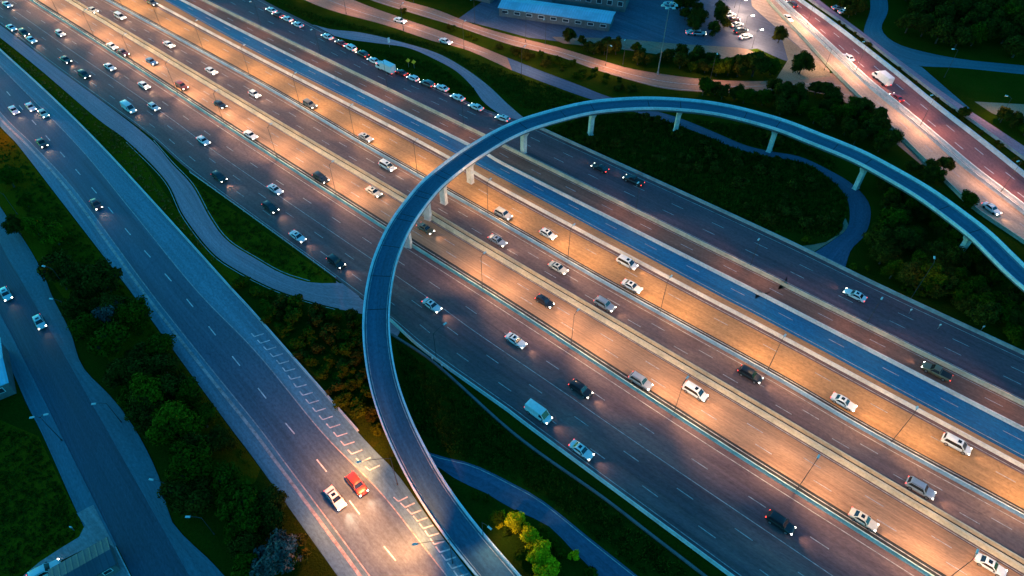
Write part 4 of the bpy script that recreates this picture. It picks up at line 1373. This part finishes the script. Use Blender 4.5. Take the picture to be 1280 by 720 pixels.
def tree(x, y, rad, label, group=None, mat='leaf', hs=1.0, z=0):
    cm, tm = TP[rng.randrange(7)]
    s = rad / 3.0
    root = empty('tree', (x, y, z), rng.uniform(0, 6.28)); tag(root, label, 'tree', group)
    root.scale = (s * rng.uniform(.8, 1.2), s * rng.uniform(.8, 1.2), s * hs * rng.uniform(.85, 1.15))
    o = link('crown', cm, root)
    if mat != 'leaf': o.material_slots[0].link = 'OBJECT'; o.material_slots[0].material = M[mat]
    link('trunk', tm, root, M['bark'])
    return root


def shrub(x, y, rad, label, group=None, mat='leaf'):
    s = rad / 1.3
    o = link('shrub', SP[rng.randrange(5)]); o.location = (x, y, 0); o.rotation_euler = (0, 0, rng.uniform(0, 6.28))
    o.scale = (s * rng.uniform(.85, 1.2), s * rng.uniform(.85, 1.2), s * rng.uniform(.7, 1.1))
    if mat != 'leaf': o.material_slots[0].link = 'OBJECT'; o.material_slots[0].material = M[mat]
    tag(o, label, 'shrub', group)
    return o


def inside(P, x, y):
    X, Y = P[:, 0], P[:, 1]; X2, Y2 = np.roll(X, -1), np.roll(Y, -1)
    c = (Y > y) != (Y2 > y)
    xi = (X2 - X) * (y - Y) / np.where(Y2 - Y == 0, 1e-9, Y2 - Y) + X
    return bool(np.sum(c & (x < xi)) % 2)


GX0, GY0, GS = -260.0, 10.0, .5
gx = np.arange(GX0, 260, GS); gy = np.arange(GY0, 300, GS)
GMX, GMY = np.meshgrid(gx, gy)
OCC = np.zeros(GMX.shape, bool)
for P in ROADS:
    j0, j1 = np.searchsorted(gx, [P[:, 0].min(), P[:, 0].max()]); i0, i1 = np.searchsorted(gy, [P[:, 1].min(), P[:, 1].max()])
    if j1 <= j0 or i1 <= i0: continue
    sx_, sy_ = GMX[i0:i1, j0:j1], GMY[i0:i1, j0:j1]
    acc = np.zeros(sx_.shape, bool)
    for k in range(len(P)):
        xa, ya = P[k]; xb, yb = P[(k + 1) % len(P)]
        if ya == yb: continue
        acc ^= ((ya > sy_) != (yb > sy_)) & (sx_ < (xb - xa) * (sy_ - ya) / (yb - ya) + xa)
    OCC[i0:i1, j0:j1] |= acc
def occ(x, y):
    j = int((x - GX0) / GS); i = int((y - GY0) / GS)
    return 0 <= i < OCC.shape[0] and 0 <= j < OCC.shape[1] and bool(OCC[i, j])
def clear(x, y, r):
    if occ(x, y): return False
    for k in range(8):
        if occ(x + r * math.cos(k * .785), y + r * math.sin(k * .785)): return False
    return all((qx - x) ** 2 + (qy - y) ** 2 >= 4 for qx, qy in PIL)
def under_deck(x, y, r):
    return float(np.min(np.linalg.norm(cl - np.array([x, y]), axis=1))) < h + r


def zprof_min(x, y): return float(fz[int(np.argmin(np.linalg.norm(cl - np.array([x, y]), axis=1)))])


def scatter(px, n, rmin, rmax, mind=.8, tall=False, tries=40):
    """poisson-like points in a photo polygon: (x, y, radius)"""
    P = np.array(W(px)); a, b = P.min(0), P.max(0)
    out = []
    for _ in range(n * tries):
        if len(out) >= n: break
        x, y = rng.uniform(a[0], b[0]), rng.uniform(a[1], b[1])
        r = rng.uniform(rmin, rmax)
        if not inside(P, x, y): continue
        if not clear(x, y, r * .75): continue
        if tall and under_deck(x, y, r * .9):
            if zprof_min(x, y) < 7 or rng.random() < .3: continue
            r = min(r, 2.0)
        if any((x - u) ** 2 + (y - v) ** 2 < ((r + w) * mind) ** 2 for u, v, w in out): continue
        out.append((x, y, r))
    return out


def wood(px, n, rmin, rmax, label, group, mats, hs=1.0, mind=.62):
    for x, y, r in scatter(px, n, rmin, rmax, mind, True):
        tree(x, y, r, label, group, rng.choice(mats), hs)


def shrubs(px, n, rmin, rmax, label, group, mats, mind=.7):
    for x, y, r in scatter(px, n, rmin, rmax, mind):
        shrub(x, y, r, label, group, rng.choice(mats))


# named single trees of the left strip: (photo crown centre, radius, material, label)
for px, r_, mt, lab in [
    ((10, 222), 3.0, 'leaf', 'green tree at the left edge above the curved lamp, topmost of the left strip'),
    ((30, 250), 2.2, 'leaf', 'small green tree on the lawn right of the topmost left tree'),
    ((42, 283), 2.6, 'leaf_bright', 'rounded green tree beside the uppermost curved lamp'),
    ((68, 296), 2.5, 'leaf_bright', 'ball shaped green tree standing alone on the lawn at left'),
    ((20, 285), 2.2, 'leaf_dark', 'dark tree over the pavement at far left below the topmost tree'),
    ((140, 392), 3.2, 'leaf_blue', 'bluish tree crown among the dark trees of the left strip'),
    ((188, 488), 4.4, 'leaf_bright', 'big round bright green tree at the bend of the blue pavement'),
    ((218, 532), 4.2, 'leaf_bright', 'round green tree just below the big round bright tree'),
    ((240, 575), 3.8, 'leaf', 'green tree second below the big round bright tree'),
    ((345, 698), 3.2, 'leaf_blue', 'pale bluish tree at the bottom beside the left road'),
    ((308, 655), 3.0, 'leaf', 'green tree above the pale bluish tree at the bottom'),
    ((645, 652), 1.7, 'leaf_warm_lit', 'bright yellow green tree topmost of the clump right of the flyover foot'),
    ((660, 672), 1.9, 'leaf_warm_lit', 'bright yellow green tree second from the top of the clump right of the flyover foot'),
    ((672, 690), 1.8, 'leaf_warm_lit', 'bright yellow green tree third from the top of the clump right of the flyover foot'),
    ((684, 708), 2.0, 'leaf_warm_lit', 'bright yellow green tree lowest of the clump right of the flyover foot'),
    ((678, 668), 1.4, 'leaf', 'dull green tree on the right side of the yellow green clump'),
    ((652, 694), 1.2, 'leaf', 'dull green tree on the left side of the yellow green clump'),
    ((622, 648), 1.3, 'leaf', 'small dull green tree left of the bright yellow green clump'),
    ((945, 78), 4.6, 'leaf_dark', 'large dark tree at the right end of the lot tree row'),
    ((925, 82), 3.6, 'leaf_dark', 'dark tree left of the large one ending the lot tree row'),
    ((965, 84), 2.4, 'leaf', 'small lit tree right of the large one ending the lot tree row'),
    ((1003, 80), 3.4, 'leaf_dark', 'dark round tree on the sandy corner left of the expressway'),
    ((975, 45), 2.4, 'leaf_dark', 'thin dark tree beside the expressway above the sandy corner'),
    ((1206, 140), 2.0, 'leaf_dark', 'small dark tree beside the service road at upper right'),
    ((1183, 205), 2.2, 'leaf_dark', 'dark tree tucked between flyover and expressway'),
    ((1160, 350), 3.0, 'leaf', 'brighter green tree beside the tall street lamp at right'),
]:
    x, y = at(*px, 3.0 * r_ / 3.0)
    tree(x, y, r_, lab, None, mt)

wood([(62, 330), (100, 350), (165, 370), (220, 452), (290, 545), (400, 712), (330, 735), (262, 690), (222, 655), (205, 590), (170, 520), (110, 455), (88, 400)], 34, 2.6, 3.8,
     'dark leafy tree in the strip between the local road and left road', 'dark trees of the left strip', ['leaf_dark', 'leaf_dark', 'leaf'], mind=.55)
wood([(1118, -18), (1295, -18), (1295, 76), (1215, 70), (1165, 60), (1128, 46)], 46, 3.0, 4.6, 'dark tree in the dense wood at the upper right', 'trees of the upper right wood', ['leaf_dark', 'leaf_dark', 'leaf_dark', 'leaf'], mind=.55)
wood([(860, 118), (960, 114), (1015, 113), (1085, 143), (1120, 183), (1185, 236), (1225, 272), (1190, 250), (1100, 196), (1020, 160), (960, 140), (890, 124)], 42, 1.8, 2.9,
     'dark tree in the belt between flyover and expressway', 'trees of the belt behind the flyover', ['leaf_dark', 'leaf_dark', 'leaf'], mind=.45)
wood([(1095, 215), (1140, 242), (1200, 290), (1290, 372), (1290, 440), (1200, 398), (1110, 350), (1084, 318), (1100, 275)], 85, 1.9, 3.5, 'dark tree in the wood between flyover and far carriageway', 'trees of the right wood', ['leaf_dark', 'leaf_dark', 'leaf'], mind=.44)
wood([(700, 50), (760, 60), (860, 74), (930, 76), (930, 98), (860, 95), (790, 84), (700, 58)], 24, 1.7, 2.9, 'dark tree in the row along the lower edge of the parking lot', 'trees of the lot row', ['leaf_dark', 'leaf_dark', 'leaf'], mind=.6)
wood([(840, 8), (900, 8), (915, 30), (895, 46), (858, 42)], 9, 2.0, 3.2, 'dark tree on the island in the parking lot', 'trees on the lot island', ['leaf_dark'], mind=.6)
wood([(1030, -10), (1082, -10), (1080, 34), (1070, 34)], 8, 1.8, 2.8, 'dark tree beyond the upper end of the corner expressway', 'trees beyond the corner expressway', ['leaf_dark'], mind=.6)
wood([(1235, 150), (1290, 158), (1290, 185), (1262, 172)], 7, 1.8, 2.6, 'dark tree at the right edge below the sandy patch', 'trees below the sandy patch', ['leaf_dark', 'leaf'], mind=.6)
wood([(640, -22), (820, -22), (812, -6), (770, 4), (700, -4)], 14, 2.4, 3.6, 'dark tree behind the buildings at the top', 'trees behind the top buildings', ['leaf_dark'], mind=.6)

shrubs([(300, 347), (345, 374), (450, 396), (456, 452), (480, 545), (470, 555), (447, 532), (320, 387)], 60, 1.4, 2.5, 'round dark green shrub in the strip left of the flyover', 'shrubs left of the flyover', ['leaf', 'leaf', 'leaf_dark'], .62)
shrubs([(660, 175), (720, 148), (760, 142), (960, 162), (1040, 205), (1055, 250), (1050, 290), (960, 285), (800, 212)], 60, .9, 2.2, 'low dark shrub on the rough ground inside the loop road', 'shrubs inside the loop road', ['leaf_dark'], .7)
shrubs([(480, 8), (520, 22), (590, 45), (640, 62), (700, 73), (760, 93), (800, 106), (800, 118), (755, 112), (690, 88), (640, 70), (560, 38)], 34, .8, 1.7, 'small dark shrub between the two upper streets', 'shrubs between the upper streets', ['leaf_dark', 'leaf'], .7)
shrubs([(570, 590), (640, 640), (690, 665), (740, 722), (690, 722), (620, 665)], 16, .7, 1.3, 'low green shrub between the flyover foot and the ramp road', 'shrubs by the flyover foot', ['leaf', 'leaf_warm_lit'], .8)
shrubs([(1020, 4), (1066, 41), (1112, 78), (1170, 124), (1220, 160), (1280, 206), (1280, 212), (1216, 167), (1164, 128), (1106, 82), (1060, 45)], 26, .6, 1.1, 'low dark shrub in the gap beside the corner expressway', 'shrubs beside the corner expressway', ['leaf_dark'], .8)
shrubs([(1000, 300), (1060, 335), (1095, 350), (1075, 330), (1110, 352), (1200, 398), (1160, 375), (1100, 345)], 8, .8, 1.4, 'small shrub along the edge of the far carriageway', 'shrubs along the far carriageway', ['leaf'], .8)


def tufts(name, px, n, label, mat, hmin=.25, hmax=.7):
    """rough grass / weeds: thousands of blades nobody could count"""
    P = np.array(W(px)); a, b = P.min(0), P.max(0)
    vs, fs = [], []
    c = 0; tr = 0
    while c < n and tr < n * 12:
        tr += 1
        x, y = rng.uniform(a[0], b[0]), rng.uniform(a[1], b[1])
        if not inside(P, x, y) or not clear(x, y, .5): continue
        c += 1
        s = rng.uniform(hmin, hmax)
        for k in range(6):
            an = rng.uniform(0, 6.28); ox, oy = rng.gauss(0, s * .5), rng.gauss(0, s * .5)
            dx, dy = math.cos(an) * s * .35, math.sin(an) * s * .35
            lx, ly = rng.gauss(0, s * .4), rng.gauss(0, s * .4)
            i = len(vs)
            vs += [(x + ox - dx, y + oy - dy, .0), (x + ox + dx, y + oy + dy, .0), (x + ox + dx * .3 + lx, y + oy + dy * .3 + ly, s)]
            fs.append((i, i + 1, i + 2))
    o = link(name, mesh(name, vs, fs), None, mat); tag(o, label, 'weeds', kind='stuff')
    return o


M['weed'] = leafmat('weed_green', (.10, .07, .012), (.34, .19, .04), (.20, .11, .02))
M['weed_dark'] = leafmat('weed_dark', (.020, .036, .003), (.050, .090, .006), (.045, .060, .006))
tufts('weeds', [(0, 52), (50, 90), (120, 150), (165, 184), (228, 274), (262, 318), (285, 345), (200, 258), (122, 176), (0, 62)], 900, 'pale weeds growing along the grass strip between left road and ramp', M['weed'], .2, .55)
tufts('rough_grass', [(-40, 520), (0, 530), (46, 548), (92, 640), (108, 660), (66, 690), (16, 720), (-40, 740)], 1500, 'rough grass on the field in the lower left corner', M['weed_dark'], .2, .45)
tufts('weeds', [(240, 228), (320, 284), (418, 354), (380, 352), (320, 324), (284, 300)], 420, 'short weeds on the green triangle above the ramp', M['weed_dark'], .2, .5)
tufts('rough_grass', [(660, 178), (720, 148), (760, 140), (960, 160), (1040, 200), (1058, 250), (1050, 296), (960, 288), (800, 214)], 8000, 'rough dark grass inside the loop road', M['weed_dark'], .3, .8)
tufts('rough_grass', [(495, 430), (560, 475), (645, 552), (750, 628), (870, 720), (800, 720), (740, 676), (640, 604), (560, 570), (520, 535)], 1600, 'rough dark grass on the bank below the lower carriageway', M['weed_dark'], .25, .6)
tufts('rough_grass', [(340, 0), (400, 20), (540, 56), (640, 92), (740, 128), (700, 140), (650, 135), (610, 104), (545, 62), (450, 38), (400, 30)], 1200, 'rough dark grass between slip road and upper street', M['weed_dark'], .3, .7)
tufts('rough_grass', [(460, 60), (540, 78), (590, 112), (596, 124), (540, 100)], 400, 'rough dark grass inside the slip road', M['weed_dark'], .3, .7)
tufts('rough_grass', [(0, 170), (20, 185), (158, 365), (290, 545), (320, 595), (290, 560), (150, 400), (60, 320), (0, 210)], 1100, 'rough grass along the left side of the left road', M['weed_dark'], .2, .5)

# ------------------------------------------------------------------ light
wd = bpy.data.worlds.new('World'); sc.world = wd; wd.use_nodes = True
nt = wd.node_tree
bg = nt.nodes['Background']
sky = nt.nodes.new('ShaderNodeTexSky'); sky.sky_type = 'NISHITA'; sky.sun_disc = False
SUN_EL, SUN_AZ = 4.0, -60.0
sky.sun_elevation = R(SUN_EL); sky.sun_rotation = R(SUN_AZ)
mx = nt.nodes.new('ShaderNodeMix'); mx.data_type = 'RGBA'; mx.blend_type = 'MULTIPLY'
mx.inputs[0].default_value = 1
nt.links.new(sky.outputs[0], mx.inputs[6]); mx.inputs[7].default_value = (.2, 2.5, 4.4, 1)
nt.links.new(mx.outputs[2], bg.inputs['Color'])
bg.inputs['Strength'].default_value = .15
sl = bpy.data.lights.new('sun', 'SUN'); sl.energy = .05; sl.angle = R(12); sl.color = (1, .80, .62)
so = bpy.data.objects.new('sun', sl); COL.objects.link(so)
so.rotation_euler = (R(70), 0, R(-SUN_AZ + 180 + 0))
sc.view_settings.view_transform = 'Standard'
sc.view_settings.look = 'None'
sc.view_settings.exposure = 0
try:
    sc.cycles.use_denoising = True
    sc.cycles.denoiser = 'OPENIMAGEDENOISE'
    sc.cycles.max_bounces = 4
    sc.cycles.diffuse_bounces = 2
    sc.cycles.glossy_bounces = 2
    sc.cycles.sample_clamp_indirect = 4
except Exception as e:
    print(e)
